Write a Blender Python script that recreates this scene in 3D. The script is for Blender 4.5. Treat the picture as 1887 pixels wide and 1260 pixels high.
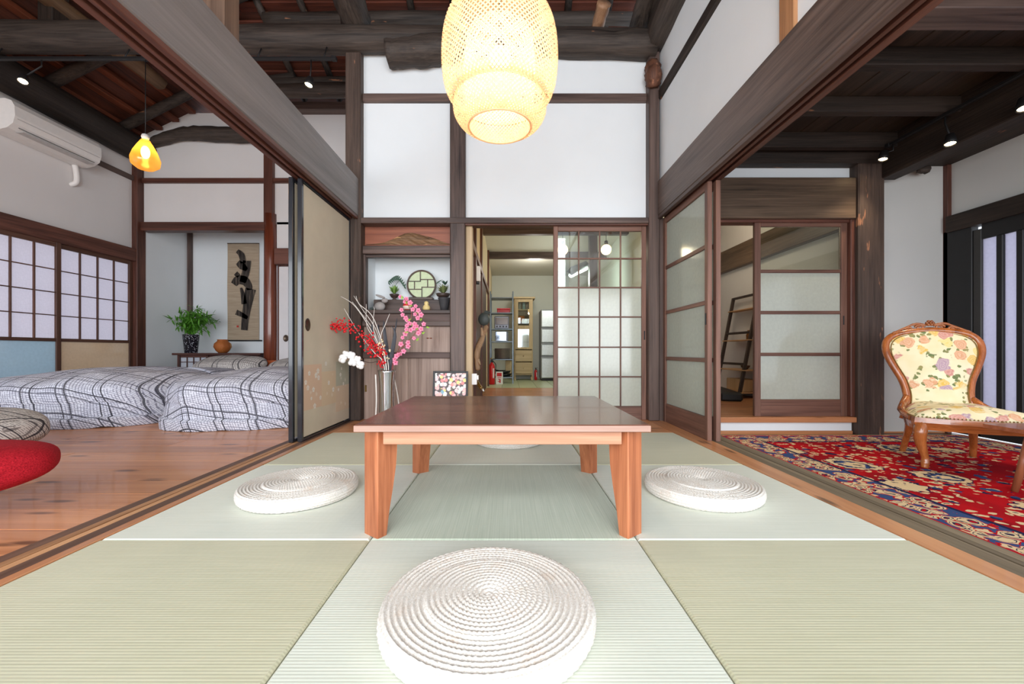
import bpy, bmesh, math, random
from mathutils import Vector, Matrix
random.seed(7)
PI = math.pi
scene = bpy.context.scene
C = scene.collection
for o in list(bpy.data.objects): bpy.data.objects.remove(o)

# ---------------------------------------------------------------- camera
F = 749.0                       # focal length in pixels of the 1887 px wide frame
EYE = 0.617                     # eye height above the tatami
VX, VY = 937.0, 647.0           # vanishing point of the depth lines
cd = bpy.data.cameras.new('camera'); cam = bpy.data.objects.new('camera', cd); C.objects.link(cam)
cd.sensor_width = 36.0; cd.lens = F / 1887 * 36; cd.clip_start = 0.02; cd.clip_end = 200
cd.shift_x = (943.5 - VX) / 1887; cd.shift_y = (VY - 630) / 1887
cam.location = (0, 0, EYE); cam.rotation_euler = (PI/2, 0, 0)
scene.camera = cam
# ---------------------------------------------------------------- world, daylight, exposure
w = bpy.data.worlds.new('world'); scene.world = w; w.use_nodes = True
w.node_tree.nodes['Background'].inputs[0].default_value = (0.78, 0.88, 1.0, 1)
w.node_tree.nodes['Background'].inputs[1].default_value = 1.6
vs = scene.view_settings
vs.view_transform = 'Standard'; vs.look = 'None'; vs.gamma = 1; vs.use_curve_mapping = False
vs.exposure = 0.0
def area(name, loc, rot, sx, sy, power, col=(1, 1, 1)):
    l = bpy.data.lights.new(name, 'AREA'); l.shape = 'RECTANGLE'; l.size = sx; l.size_y = sy
    l.energy = power; l.color = col
    o = bpy.data.objects.new(name, l); C.objects.link(o); o.location = loc; o.rotation_euler = rot
    return o
DAY = (0.93, 0.965, 1.0)
# daylight through the open garden side (behind the camera), the paper doors and the barred door
area('daylight_main_room', (0, -1.95, 1.75), (PI/2, 0, 0), 2.6, 2.9, 205, DAY)  # reaches above the lintel, height added to brighten the upper walls
area('daylight_bed_room', (-3.2, -1.95, 1.3), (PI/2, 0, 0), 2.9, 1.9, 100, DAY)
area('daylight_sitting_room', (2.7, -1.95, 1.0), (PI/2, 0, 0), 2.3, 1.7, 62, DAY)
area('daylight_paper_doors', (-5.7, 3.6, 1.1), (0, -PI/2, 0), 1.9, 3.6, 34, (0.94, 0.95, 1.0))
area('daylight_barred_door', (4.9, 2.6, 0.9), (0, PI/2, 0), 1.7, 2.4, 24, (0.93, 0.94, 1.0))

# ---------------------------------------------------------------- material helpers
def P(x, y, d): return Vector(((x - VX) / F * d, d, EYE + (VY - y) / F * d))
def s2l(c):
    return tuple(((v/255/12.92) if v/255 <= 0.04045 else ((v/255+0.055)/1.055)**2.4) for v in c)
class NT:
    def __init__(s, name):
        s.m = bpy.data.materials.new(name); s.m.use_nodes = True
        s.n = s.m.node_tree.nodes; s.l = s.m.node_tree.links
        s.b = s.n['Principled BSDF']; s.out = s.n['Material Output']
    def new(s, t, **k):
        n = s.n.new(t)
        for a, v in k.items(): setattr(n, a, v)
        return n
    def link(s, a, b): s.l.new(a, b)
    def setin(s, n, i, v):
        if hasattr(v, 'is_linked') or isinstance(v, bpy.types.NodeSocket): s.link(v, n.inputs[i])
        else: n.inputs[i].default_value = v
    def math(s, op, a, b=0.0, c=None, clamp=False):
        n = s.new('ShaderNodeMath', operation=op, use_clamp=clamp)
        s.setin(n, 0, a); s.setin(n, 1, b)
        if c is not None: s.setin(n, 2, c)
        return n.outputs[0]
    def coord(s, kind='Object'): return s.new('ShaderNodeTexCoord').outputs[kind]
    def mapping(s, v, scale=(1,1,1), loc=(0,0,0), rot=(0,0,0)):
        n = s.new('ShaderNodeMapping'); s.link(v, n.inputs[0])
        n.inputs['Scale'].default_value = scale; n.inputs['Location'].default_value = loc; n.inputs['Rotation'].default_value = rot
        return n.outputs[0]
    def noise(s, v, scale=5, detail=4, rough=.55, dist=0.0, out='Fac'):
        n = s.new('ShaderNodeTexNoise'); s.link(v, n.inputs['Vector'])
        n.inputs['Scale'].default_value = scale; n.inputs['Detail'].default_value = detail
        n.inputs['Roughness'].default_value = rough; n.inputs['Distortion'].default_value = dist
        return n.outputs[out]
    def voronoi(s, v, scale=5, feature='F1', out='Distance', rnd=1.0):
        n = s.new('ShaderNodeTexVoronoi', feature=feature); s.link(v, n.inputs['Vector'])
        n.inputs['Scale'].default_value = scale; n.inputs['Randomness'].default_value = rnd
        return n.outputs[out]
    def ramp(s, f, stops, interp='LINEAR'):
        n = s.new('ShaderNodeValToRGB'); s.link(f, n.inputs[0]); r = n.color_ramp; r.interpolation = interp
        while len(r.elements) < len(stops): r.elements.new(0.5)
        for e, (p, c) in zip(r.elements, stops): e.position = p; e.color = (c[0], c[1], c[2], 1)
        return n.outputs[0]
    def mix(s, f, a, b, mode='MIX'):
        n = s.new('ShaderNodeMix', data_type='RGBA', blend_type=mode)
        s.setin(n, 0, f)
        for i, v in ((6, a), (7, b)):
            if isinstance(v, tuple): n.inputs[i].default_value = (v[0], v[1], v[2], 1)
            else: s.link(v, n.inputs[i])
        return n.outputs[2]
    def sep(s, v):
        n = s.new('ShaderNodeSeparateXYZ'); s.link(v, n.inputs[0]); return n.outputs
    def comb(s, x, y, z):
        n = s.new('ShaderNodeCombineXYZ')
        for i, v in enumerate((x, y, z)): s.setin(n, i, v)
        return n.outputs[0]
    def vadd(s, a, b):
        n = s.new('ShaderNodeVectorMath', operation='ADD'); s.link(a, n.inputs[0]); s.link(b, n.inputs[1]); return n.outputs[0]
    def rnd(s): return s.new('ShaderNodeObjectInfo').outputs['Random']
    def col(s, c):
        if isinstance(c, tuple): s.b.inputs['Base Color'].default_value = (c[0], c[1], c[2], 1)
        else: s.link(c, s.b.inputs['Base Color'])
    def bump(s, h, strength=.3, dist=.01):
        n = s.new('ShaderNodeBump'); s.link(h, n.inputs['Height'])
        n.inputs['Strength'].default_value = strength; n.inputs['Distance'].default_value = dist
        s.link(n.outputs[0], s.b.inputs['Normal'])
    def done(s, rough=.6, metal=0.0, spec=.5, coat=0.0):
        s.b.inputs['Roughness'].default_value = rough; s.b.inputs['Metallic'].default_value = metal
        s.b.inputs['Specular IOR Level'].default_value = spec; s.b.inputs['Coat Weight'].default_value = coat
        return s.m
_cache = {}
def plain(name, rgb, rough=.6, metal=0.0, spec=.5, coat=0.0, var=.08, scale=30):
    if name in _cache: return _cache[name]
    t = NT(name); c = s2l(rgb)
    n = t.noise(t.coord(), scale, 3)
    lo = tuple(v*(1-var) for v in c); hi = tuple(min(1, v*(1+var)) for v in c)
    t.col(t.ramp(n, [(.3, lo), (.7, hi)])); t.bump(n, .04, .002)
    _cache[name] = t.done(rough, metal, spec, coat); return _cache[name]
def wood(name, dark, light, axis='X', rough=.55, scale=1.0, knots=0.0, spec=.4, coat=0.0, bump=.25, contrast=(.32, .68)):
    key = name + '_' + axis
    if key in _cache: return _cache[key]
    t = NT(key); d = s2l(dark); l = s2l(light)
    r = t.math('MULTIPLY', t.rnd(), 37.0)
    v = t.vadd(t.coord(), t.comb(r, t.math('MULTIPLY', r, 1.7), t.math('MULTIPLY', r, .6)))
    a = {'X': 0, 'Y': 1, 'Z': 2}[axis]
    s1 = [9*scale]*3; s1[a] = .55*scale
    s2 = [90*scale]*3; s2[a] = 2.2*scale
    g1 = t.noise(t.mapping(v, tuple(s1)), 1, 5, .6, 1.2)
    g2 = t.noise(t.mapping(v, tuple(s2)), 1, 3, .6, .2)
    f = t.math('ADD', t.math('MULTIPLY', g1, .68), t.math('MULTIPLY', g2, .32))
    c = t.ramp(f, [(contrast[0], d), (contrast[1], l)])
    tone = t.math('MULTIPLY_ADD', t.rnd(), .3, .86)
    hs = t.new('ShaderNodeHueSaturation'); t.link(c, hs.inputs['Color']); t.link(tone, hs.inputs['Value'])
    c = hs.outputs[0]
    if knots:
        s3 = [11.0]*3; s3[a] = 2.6
        k = t.voronoi(t.mapping(v, tuple(s3)), 1.0)
        km = t.math('LESS_THAN', t.math('ADD', k, t.math('MULTIPLY', g1, .12)), .10 + .12*knots*.5)
        kk = t.ramp(t.math('ADD', k, t.math('MULTIPLY', g1, .1)), [(.15, (1, 1, 1)), (.27, (0, 0, 0))])
        c = t.mix(t.math('MULTIPLY', kk, .8), c, tuple(x*.22 for x in d))
    t.col(c); t.bump(f, bump, .006)
    _cache[key] = t.done(rough, 0, spec, coat); return _cache[key]
def aged(name, dark, light, scar, axis='X', scarf=.62):
    """old smoked timber with pale worn scars"""
    key = name + '_' + axis
    if key in _cache: return _cache[key]
    t = NT(key); d = s2l(dark); l = s2l(light)
    r = t.math('MULTIPLY', t.rnd(), 53.0)
    v = t.vadd(t.coord(), t.comb(r, r, r)); a = {'X': 0, 'Y': 1, 'Z': 2}[axis]
    s1 = [10]*3; s1[a] = .9
    s2 = [70]*3; s2[a] = 2.5
    s3 = [16]*3; s3[a] = 4.0
    g1 = t.noise(t.mapping(v, tuple(s1)), 1, 6, .65, .8); g2 = t.noise(t.mapping(v, tuple(s2)), 1, 3)
    f = t.math('ADD', t.math('MULTIPLY', g1, .6), t.math('MULTIPLY', g2, .4))
    c = t.ramp(f, [(.3, d), (.72, l)])
    sc = t.noise(t.mapping(v, tuple(s3)), 1, 3, .6)
    c = t.mix(t.ramp(sc, [(scarf, (0, 0, 0)), (scarf+.05, (1, 1, 1))]), c, s2l(scar))
    t.col(c); t.bump(f, .6, .012)
    _cache[key] = t.done(.62, 0, .35); return _cache[key]
def emit(name, rgb, strength):
    if name in _cache: return _cache[name]
    t = NT(name); e = t.new('ShaderNodeEmission'); e.inputs[0].default_value = (*s2l(rgb), 1); e.inputs[1].default_value = strength
    t.link(e.outputs[0], t.out.inputs[0]); _cache[name] = t.m; return t.m
def clear_glass(name, tint=(255, 255, 255), base=.04, refl=.6):
    if name in _cache: return _cache[name]
    t = NT(name); tr = t.new('ShaderNodeBsdfTransparent'); tr.inputs[0].default_value = (*s2l(tint), 1)
    g = t.new('ShaderNodeBsdfGlossy'); g.inputs['Roughness'].default_value = .02
    fr = t.new('ShaderNodeFresnel'); fr.inputs[0].default_value = 1.45
    m = t.new('ShaderNodeMixShader'); t.link(t.math('MULTIPLY_ADD', fr.outputs[0], refl, base), m.inputs[0])
    t.link(tr.outputs[0], m.inputs[1]); t.link(g.outputs[0], m.inputs[2]); t.link(m.outputs[0], t.out.inputs[0])
    _cache[name] = t.m; return t.m
def milky(name, rgb, trans=.5, gloss=.06, grough=.25, sc=40):
    """frosted glass / washi paper: part diffuse, part translucent, a little gloss"""
    if name in _cache: return _cache[name]
    t = NT(name); c = (*s2l(rgb), 1)
    n = t.noise(t.coord(), sc, 3); cc = t.ramp(n, [(.3, tuple(x*.95 for x in c[:3])), (.7, tuple(min(1, x*1.03) for x in c[:3]))])
    d = t.new('ShaderNodeBsdfDiffuse'); tl = t.new('ShaderNodeBsdfTranslucent'); g = t.new('ShaderNodeBsdfGlossy')
    t.link(cc, d.inputs[0]); t.link(cc, tl.inputs[0]); g.inputs['Roughness'].default_value = grough
    m = t.new('ShaderNodeMixShader'); m.inputs[0].default_value = trans
    t.link(d.outputs[0], m.inputs[1]); t.link(tl.outputs[0], m.inputs[2])
    m2 = t.new('ShaderNodeMixShader'); m2.inputs[0].default_value = gloss
    t.link(m.outputs[0], m2.inputs[1]); t.link(g.outputs[0], m2.inputs[2]); t.link(m2.outputs[0], t.out.inputs[0])
    _cache[name] = t.m; return t.m

# ---------------------------------------------------------------- mesh helpers
def mw(o):
    m = o.matrix_basis.copy()
    return (mw(o.parent) @ o.matrix_parent_inverse @ m) if o.parent else m
def tag(o, label=None, cat=None, group=None, kind=None):
    if label: o['label'] = label
    if cat: o['category'] = cat
    if group: o['group'] = group
    if kind: o['kind'] = kind
    return o
def empty(name, loc=(0, 0, 0), rz=0.0, label=None, cat=None, group=None, kind=None):
    o = bpy.data.objects.new(name, None); C.objects.link(o); o.location = loc; o.rotation_euler = (0, 0, rz)
    o.empty_display_size = .1
    return tag(o, label, cat, group, kind)
class MB:
    def __init__(s): s.v = []; s.f = []; s.sm = []
    def add(s, vs_, fs, smooth=False):
        b = len(s.v); s.v += [Vector(p) for p in vs_]; s.f += [tuple(i+b for i in f) for f in fs]; s.sm += [smooth]*len(fs); return s
    def box(s, x0, x1, y0, y1, z0, z1, c=0.0):
        if x1 < x0: x0, x1 = x1, x0
        if y1 < y0: y0, y1 = y1, y0
        if z1 < z0: z0, z1 = z1, z0
        c = min(c, (x1-x0)*.3, (y1-y0)*.3, (z1-z0)*.3)
        if c <= 0:
            return s.add([(x, y, z) for z in (z0, z1) for y in (y0, y1) for x in (x0, x1)],
                         [(0, 2, 3, 1), (4, 5, 7, 6), (0, 1, 5, 4), (2, 6, 7, 3), (0, 4, 6, 2), (1, 3, 7, 5)])
        bm = bmesh.new(); bmesh.ops.create_cube(bm, size=1)
        for v in bm.verts:
            v.co = Vector(((x0+x1)/2 + v.co.x*(x1-x0), (y0+y1)/2 + v.co.y*(y1-y0), (z0+z1)/2 + v.co.z*(z1-z0)))
        bmesh.ops.bevel(bm, geom=bm.edges[:], offset=c, segments=1, affect='EDGES')
        bm.verts.index_update()
        s.add([v.co.copy() for v in bm.verts], [tuple(v.index for v in f.verts) for f in bm.faces]); bm.free(); return s
    def prism(s, pts, axis, a0, a1):
        """polygon pts (2-D) extruded along axis from a0 to a1; pts are the two other coords in xyz order"""
        def mk(p, a):
            q = list(p); q.insert({'X': 0, 'Y': 1, 'Z': 2}[axis], a); return tuple(q)
        n = len(pts); v = [mk(p, a0) for p in pts] + [mk(p, a1) for p in pts]
        f = [tuple(range(n))[::-1], tuple(range(n, 2*n))] + [(i, (i+1) % n, n+(i+1) % n, n+i) for i in range(n)]
        return s.add(v, f)
    def tube(s, pts, r, seg=8, cap=True, smooth=True):
        pts = [Vector(p) for p in pts]; n = len(pts); rs = r if isinstance(r, (list, tuple)) else [r]*n
        vs_, fs = [], []; up = None
        for i, p in enumerate(pts):
            t = (pts[min(i+1, n-1)] - pts[max(i-1, 0)]).normalized()
            if up is None:
                up = Vector((0, 0, 1)) if abs(t.z) < .9 else Vector((0, 1, 0))
            a = t.cross(up)
            if a.length < 1e-6: a = t.orthogonal()
            a.normalize(); b = a.cross(t).normalized(); up = b
            for k in range(seg):
                th = 2*PI*k/seg; vs_.append(p + (a*math.cos(th) + b*math.sin(th))*rs[i])
        for i in range(n-1):
            for k in range(seg):
                k2 = (k+1) % seg; fs.append((i*seg+k, i*seg+k2, (i+1)*seg+k2, (i+1)*seg+k))
        if cap: fs += [tuple(range(seg))[::-1], tuple(range((n-1)*seg, n*seg))]
        return s.add(vs_, fs, smooth)
    def lathe(s, prof, seg=24, c=(0, 0, 0), smooth=True, capb=True, capt=True):
        vs_, fs = [], []; n = len(prof)
        for r, z in prof:
            for k in range(seg):
                th = 2*PI*k/seg; vs_.append((c[0]+max(r, 1e-4)*math.cos(th), c[1]+max(r, 1e-4)*math.sin(th), c[2]+z))
        for i in range(n-1):
            for k in range(seg):
                k2 = (k+1) % seg; fs.append((i*seg+k, i*seg+k2, (i+1)*seg+k2, (i+1)*seg+k))
        if capb: fs.append(tuple(range(seg))[::-1])
        if capt: fs.append(tuple(range((n-1)*seg, n*seg)))
        return s.add(vs_, fs, smooth)
    def ball(s, c, r, seg=10, rings=7, sc=(1, 1, 1)):
        vs_, fs = [], []
        for i in range(rings+1):
            ph = PI*i/rings
            for k in range(seg):
                th = 2*PI*k/seg
                vs_.append((c[0]+r*sc[0]*math.sin(ph)*math.cos(th), c[1]+r*sc[1]*math.sin(ph)*math.sin(th), c[2]+r*sc[2]*math.cos(ph)))
        for i in range(rings):
            for k in range(seg):
                k2 = (k+1) % seg; fs.append((i*seg+k, (i+1)*seg+k, (i+1)*seg+k2, i*seg+k2))
        return s.add(vs_, fs, True)
    def grid(s, fn, nu, nv, smooth=True, flip=False):
        vs_ = [fn(i/nu, j/nv) for j in range(nv+1) for i in range(nu+1)]
        fs = []
        for j in range(nv):
            for i in range(nu):
                a = j*(nu+1)+i; q = (a, a+1, a+nu+2, a+nu+1); fs.append(q[::-1] if flip else q)
        return s.add(vs_, fs, smooth)
    def leaf(s, p, d, n, L, W):
        """a pointed leaf from p along d with face normal n, folded a little along the midrib"""
        p = Vector(p); d = Vector(d).normalized(); n = Vector(n); sd = d.cross(n)
        if sd.length < 1e-5: sd = d.orthogonal()
        sd.normalize(); n = sd.cross(d)
        m1 = p + d*L*.35 + n*L*.05; m2 = p + d*L*.7 + n*L*.03
        v = [p, m1+sd*W*.5+n*W*.12, m2+sd*W*.36+n*W*.1, p+d*L, m2-sd*W*.36+n*W*.1, m1-sd*W*.5+n*W*.12, m1-n*W*.05, m2-n*W*.05]
        return s.add(v, [(0, 6, 1), (6, 7, 2, 1), (7, 3, 2), (0, 5, 6), (5, 4, 7, 6), (4, 3, 7)])
    def xf(s, m):
        s.v = [m @ v for v in s.v]; return s
    def build(s, name, mat, parent=None, local=False, center=True, mesh=None):
        """world-space verts (local=False) or verts in the parent's space; the object's origin is put at the mesh centre"""
        vv = s.v
        if center and vv:
            lo = [min(v[i] for v in vv) for i in range(3)]; hi = [max(v[i] for v in vv) for i in range(3)]
            c = Vector([(a+b)/2 for a, b in zip(lo, hi)])
        else: c = Vector((0, 0, 0))
        me = bpy.data.meshes.new(name); me.from_pydata([tuple(v-c) for v in vv], [], s.f)
        me.polygons.foreach_set('use_smooth', s.sm); me.materials.append(mat); me.update()
        o = bpy.data.objects.new(name, me); C.objects.link(o); o.location = c
        if parent:
            o.parent = parent
            if not local: o.matrix_parent_inverse = mw(parent).inverted()
        return o
def box(name, x0, x1, y0, y1, z0, z1, mat, parent=None, c=.004, label=None, cat=None, kind=None, group=None, local=False):
    return tag(MB().box(x0, x1, y0, y1, z0, z1, c).build(name, mat, parent, local), label, cat, group, kind)
def st(name, x0, x1, y0, y1, z0, z1, mat, label, cat, c=.006, parent=None):
    return box(name, x0, x1, y0, y1, z0, z1, mat, parent, c, label if not parent else None, cat if not parent else None, None if parent else 'structure')
def copy_tree(o, parent=None):
    n = o.copy(); C.objects.link(n)
    if parent: n.parent = parent; n.matrix_parent_inverse = o.matrix_parent_inverse.copy()
    for ch in [c for c in bpy.data.objects if c.parent == o]: copy_tree(ch, n)
    return n
def arc(p0, p1, p2, n):
    p0, p1, p2 = Vector(p0), Vector(p1), Vector(p2)
    return [(p0*(1-t)**2 + p1*2*t*(1-t) + p2*t*t) for t in [i/n for i in range(n+1)]]
def smooth_path(pts, n=6):
    pts = [Vector(p) for p in pts]; out = []
    for i in range(len(pts)-1):
        a = pts[max(i-1, 0)]; b = pts[i]; c = pts[i+1]; d = pts[min(i+2, len(pts)-1)]
        for k in range(n):
            t = k/n; out.append(.5*((2*b)+(c-a)*t+(2*a-5*b+4*c-d)*t*t+(3*b-a-3*c+d)*t**3))
    out.append(pts[-1]); return out

# ---------------------------------------------------------------- materials
def plaster(name, rgb, r=.9):
    t = NT(name); c = s2l(rgb); n = t.noise(t.coord(), 3, 5); f = t.noise(t.coord(), 120, 2)
    t.col(t.ramp(n, [(.25, tuple(v*.965 for v in c)), (.75, c)])); t.bump(f, .05, .002); return t.done(r, 0, .2)
M = {}
M['plaster'] = plaster('white_plaster', (233, 237, 239))
M['plaster_warm'] = plaster('cream_plaster', (226, 222, 220))
M['plaster_grey'] = plaster('grey_plaster', (205, 204, 200))
M['plaster_kitchen'] = plaster('kitchen_plaster', (214, 216, 206))
def DK(ax): return aged('smoked_beam', (20, 15, 12), (64, 51, 43), (128, 84, 58), ax, .70)
def LOG(ax): return aged('smoked_log', (20, 15, 13), (92, 80, 72), (168, 112, 80), ax, .69)
def POST(ax='Z'): return wood('dark_post', (44, 32, 29), (112, 92, 84), ax, .5)
def POSTW(ax='Z'): return aged('worn_post', (34, 26, 23), (98, 80, 70), (165, 115, 85), ax, .66)
def BEAM(ax): return wood('planed_beam', (84, 77, 74), (128, 121, 118), ax, .42, contrast=(.2, .8), bump=.12)  # light falling on the bedroom beam is put into this paler grey
def RED(ax): return wood('red_brown_trim', (52, 28, 22), (116, 72, 58), ax, .42)
def DOOR(ax): return wood('door_wood', (72, 46, 38), (136, 98, 82), ax, .5)
def SASH(ax): return wood('shoji_wood', (58, 38, 30), (112, 76, 60), ax, .5)
def FLOORW(ax): return wood('cedar_floor', (172, 106, 66), (222, 160, 112), ax, .36, .8, 1.0, .5, .15, .1)
def TABLEL(ax): return wood('walnut_leg', (128, 66, 38), (196, 124, 84), ax, .4, 1.3)
M['table_top'] = wood('walnut_top', (66, 38, 28), (132, 88, 70), 'X', .26, .8, 0, .45, .12, .05)
M['table_edge'] = wood('pale_edge', (150, 112, 96), (206, 172, 156), 'X', .5)
M['apron'] = wood('pale_apron', (162, 106, 78), (212, 158, 126), 'X', .45)
M['black_lacquer'] = plain('black_lacquer', (34, 36, 42), .22, 0, .6, .3)
M['black'] = plain('matt_black', (26, 25, 26), .5)
M['washi'] = milky('washi_paper', (228, 224, 230), .5, .02, .5, 60)
M['frost'] = milky('frosted_glass', (222, 226, 216), .55, .07, .12)
M['frost_blue'] = milky('frosted_blue_glass', (190, 206, 214), .5, .12, .12)  # bluish outdoor view painted into a pane of clear glass
M['frost_tan'] = milky('frosted_tan_glass', (214, 196, 174), .45, .12, .12)  # beige view behind the door painted into a pane of clear glass
M['clear'] = clear_glass('clear_glass', (240, 244, 240), .05, .8)
M['fabric_beige'] = plain('fusuma_paper', (200, 188, 166), .85, 0, .2, 0, .04, 6)
M['white_paper'] = plain('white_fusuma_paper', (222, 218, 218), .85, 0, .2, 0, .03, 6)
M['steel'] = plain('brushed_steel', (170, 172, 174), .3, .9)
M['chrome'] = plain('chrome', (214, 216, 220), .10, 1.0, .5, 0, .02)
M['white_plastic'] = plain('white_plastic', (236, 232, 228), .4, 0, .5, 0, .02)
M['brass'] = plain('aged_brass', (150, 120, 70), .3, .9)
M['roof_board'] = aged('roof_board', (38, 18, 12), (104, 54, 36), (80, 42, 30), 'Y', .7)
M['roof_board_x'] = aged('roof_board', (38, 18, 12), (104, 54, 36), (80, 42, 30), 'X', .7)
M['batten'] = aged('roof_batten', (64, 30, 18), (142, 74, 46), (100, 60, 40), 'Y', .72)
def tatami(name, c1, c2, ax):
    t = NT(name); v = t.coord(); x, y, z = t.sep(v)
    a, b = (x, y) if ax == 'X' else (y, x)
    rib = t.math('SINE', t.math('MULTIPLY', b, 2*PI/.0085)); thr = t.math('SINE', t.math('MULTIPLY', a, 2*PI/.021))
    s = (3, 160, 1) if ax == 'X' else (160, 3, 1)
    n = t.noise(t.mapping(v, s), 1, 3); big = t.noise(v, 3, 3)
    f = t.math('ADD', t.math('MULTIPLY', n, .7), t.math('MULTIPLY', big, .3))
    c = t.ramp(f, [(.3, s2l(c1)), (.7, s2l(c2))])
    c = t.mix(t.math('MULTIPLY_ADD', rib, .05, .05), c, tuple(v_*.62 for v_ in s2l(c1)))
    h = t.math('ADD', rib, t.math('MULTIPLY', thr, .35)); t.col(c); t.bump(h, .13, .0016)
    t.b.inputs['Sheen Weight'].default_value = .15
    return t.done(.55, 0, .4)
M['tatami_pale'] = tatami('tatami_pale', (208, 213, 196), (224, 227, 213), 'X')  # mat tints paint in the sheen of alternating weave directions
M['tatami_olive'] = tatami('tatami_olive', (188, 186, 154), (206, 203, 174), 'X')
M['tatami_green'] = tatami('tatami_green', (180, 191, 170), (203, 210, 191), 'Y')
# ================================================================ THE SHELL
FZ = -.124
YB = 3.68                                   # plaster face of the cross wall
# ---------- floors
fl = st('floor', -1.36, 1.44, -1.6, 3.70, -.12, -.055, POST('X'), 'dark boards under the tatami of the middle room', 'floor')
# tatami field: 3 x 3 half mats (edges follow the slightly skewed room)
XS = lambda d: (-1.338, -.455, .424, 1.355 - .033*d)
rows = [(.45, 1.331), (1.333, 2.209), (2.211, 3.09)]
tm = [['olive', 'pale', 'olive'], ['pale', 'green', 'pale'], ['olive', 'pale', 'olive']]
colw = ['by the bedroom sill', 'in the middle column', 'by the rug room sill']
roww = ['nearest the camera', 'level with the table front half', 'beyond the table, along the back wall']
lab = [['olive tatami mat in the front corner beside the bedroom sill', 'pale tatami mat under the front braided cushion', 'olive tatami mat in the front corner beside the rug room sill'],
       ['pale tatami mat carrying the cushion on the bedroom side', 'grey green tatami mat directly beneath the low table', 'pale tatami mat carrying the cushion on the rug side'],
       ['olive tatami mat in the far corner at the foot of the beige fusuma', 'pale tatami mat behind the table under the far cushion', 'olive tatami mat in the far corner before the frosted sliding door']]
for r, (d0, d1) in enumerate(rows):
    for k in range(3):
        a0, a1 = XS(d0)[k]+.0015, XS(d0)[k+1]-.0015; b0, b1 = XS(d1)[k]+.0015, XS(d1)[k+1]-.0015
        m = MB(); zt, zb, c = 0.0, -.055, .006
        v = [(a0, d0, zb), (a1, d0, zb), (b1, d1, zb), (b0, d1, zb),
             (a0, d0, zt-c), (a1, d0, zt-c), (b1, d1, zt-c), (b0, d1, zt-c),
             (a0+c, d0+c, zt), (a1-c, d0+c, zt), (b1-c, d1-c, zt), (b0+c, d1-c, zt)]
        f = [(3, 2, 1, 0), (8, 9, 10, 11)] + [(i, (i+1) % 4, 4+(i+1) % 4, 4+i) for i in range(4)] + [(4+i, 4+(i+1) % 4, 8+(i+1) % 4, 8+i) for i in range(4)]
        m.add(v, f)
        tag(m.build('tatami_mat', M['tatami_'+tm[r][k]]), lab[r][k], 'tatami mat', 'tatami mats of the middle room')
# wood strips round the tatami
stripm = FLOORW('Y')
st('floor_border_left', -1.375, -1.340, -1.6, 3.66, -.055, .001, stripm, 'cedar border strip between tatami and bedroom sill', 'floor', .002)
m = MB(); 
m.add([(1.355-.033*d+.0, d, z) for d in (.3, 3.66) for z in (-.055, .001)] + [(1.405, d, z) for d in (.3, 3.66) for z in (-.055, .001)],
      [(0, 1, 3, 2), (4, 6, 7, 5), (1, 5, 7, 3), (0, 4, 5, 1), (2, 3, 7, 6), (0, 2, 6, 4)])
tag(m.build('floor_border_right', stripm), 'cedar border strip between tatami and rug room sill', 'floor', None, 'structure')
bk = st('floor_border_back', -1.338, 1.25, 3.092, 3.70, -.055, .0, FLOORW('X'), 'cedar boards between the tatami and the back wall', 'floor', .002)
st('floor_near', -1.338, 1.36, -1.6, .448, -.055, -.001, FLOORW('X'), 'cedar boards before the tatami at the garden side', 'floor', .002)
# grooved sills
def sill(name, x0, x1, y0, y1, label, base, ridge):
    o = st(name, x0, x1, y0, y1, -.12, -.008, base, label, 'sill', .002)
    n = 4; w_ = (x1-x0)
    for k in range(n):
        cx = x0 + w_*(k+.5)/n + (0 if k % 2 else 0)
        wd = w_*(.16 if k in (0, n-1) else .10)
        box('track_ridge', cx-wd, cx+wd, y0, y1, -.008, .0015, ridge[k % len(ridge)], o, .001)
    return o
sill('sill_left', -1.520, -1.376, -1.6, 3.62, 'grooved sill between tatami and bedroom floor', wood('sill_dark', (70, 48, 38), (120, 90, 74), 'Y'),
     [wood('sill_dark', (70, 48, 38), (120, 90, 74), 'Y'), wood('sill_light', (150, 104, 68), (206, 156, 112), 'Y'), wood('sill_light', (150, 104, 68), (206, 156, 112), 'Y'), wood('sill_dark', (70, 48, 38), (120, 90, 74), 'Y')])
sill('sill_right', 1.406, 1.545, -1.6, 3.62, 'grooved grey brown sill between tatami and rug room', wood('sill_grey', (86, 74, 58), (132, 118, 96), 'Y'),
     [wood('sill_grey', (86, 74, 58), (132, 118, 96), 'Y')])
# bedroom floor planks
fb = st('floor_left', -4.85, -1.521, -1.6, 5.35, -.12, -.022, POST('X'), 'joists and sub floor of the bedroom', 'floor')
y = 5.30; i = 0
PW = .177
plank_mesh = {}
while y > .75:
    cut = -4.83 + [1.35, 2.2, .8, 1.75, 2.6][i % 5]
    for (xa, xb) in ((-4.83, cut-.001), (cut+.001, -1.522)):
        box('plank', xa, xb, y-PW+.0012, y, -.022, random.uniform(-.0006, .0004), FLOORW('X'), fb, .0018)
    y -= PW; i += 1
st('floor_left_near', -4.83, -1.522, -1.6, y, -.022, 0, FLOORW('X'), 'cedar bedroom floor at the garden side', 'floor', .001)
# rug room floor
FZ = -.124
st('floor_right', 1.40, 4.05, -1.6, 3.70, FZ-.05, FZ, wood('dark_board', (78, 50, 36), (132, 90, 66), 'X', .4), 'brown boards under the red rug', 'floor', .002)

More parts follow.
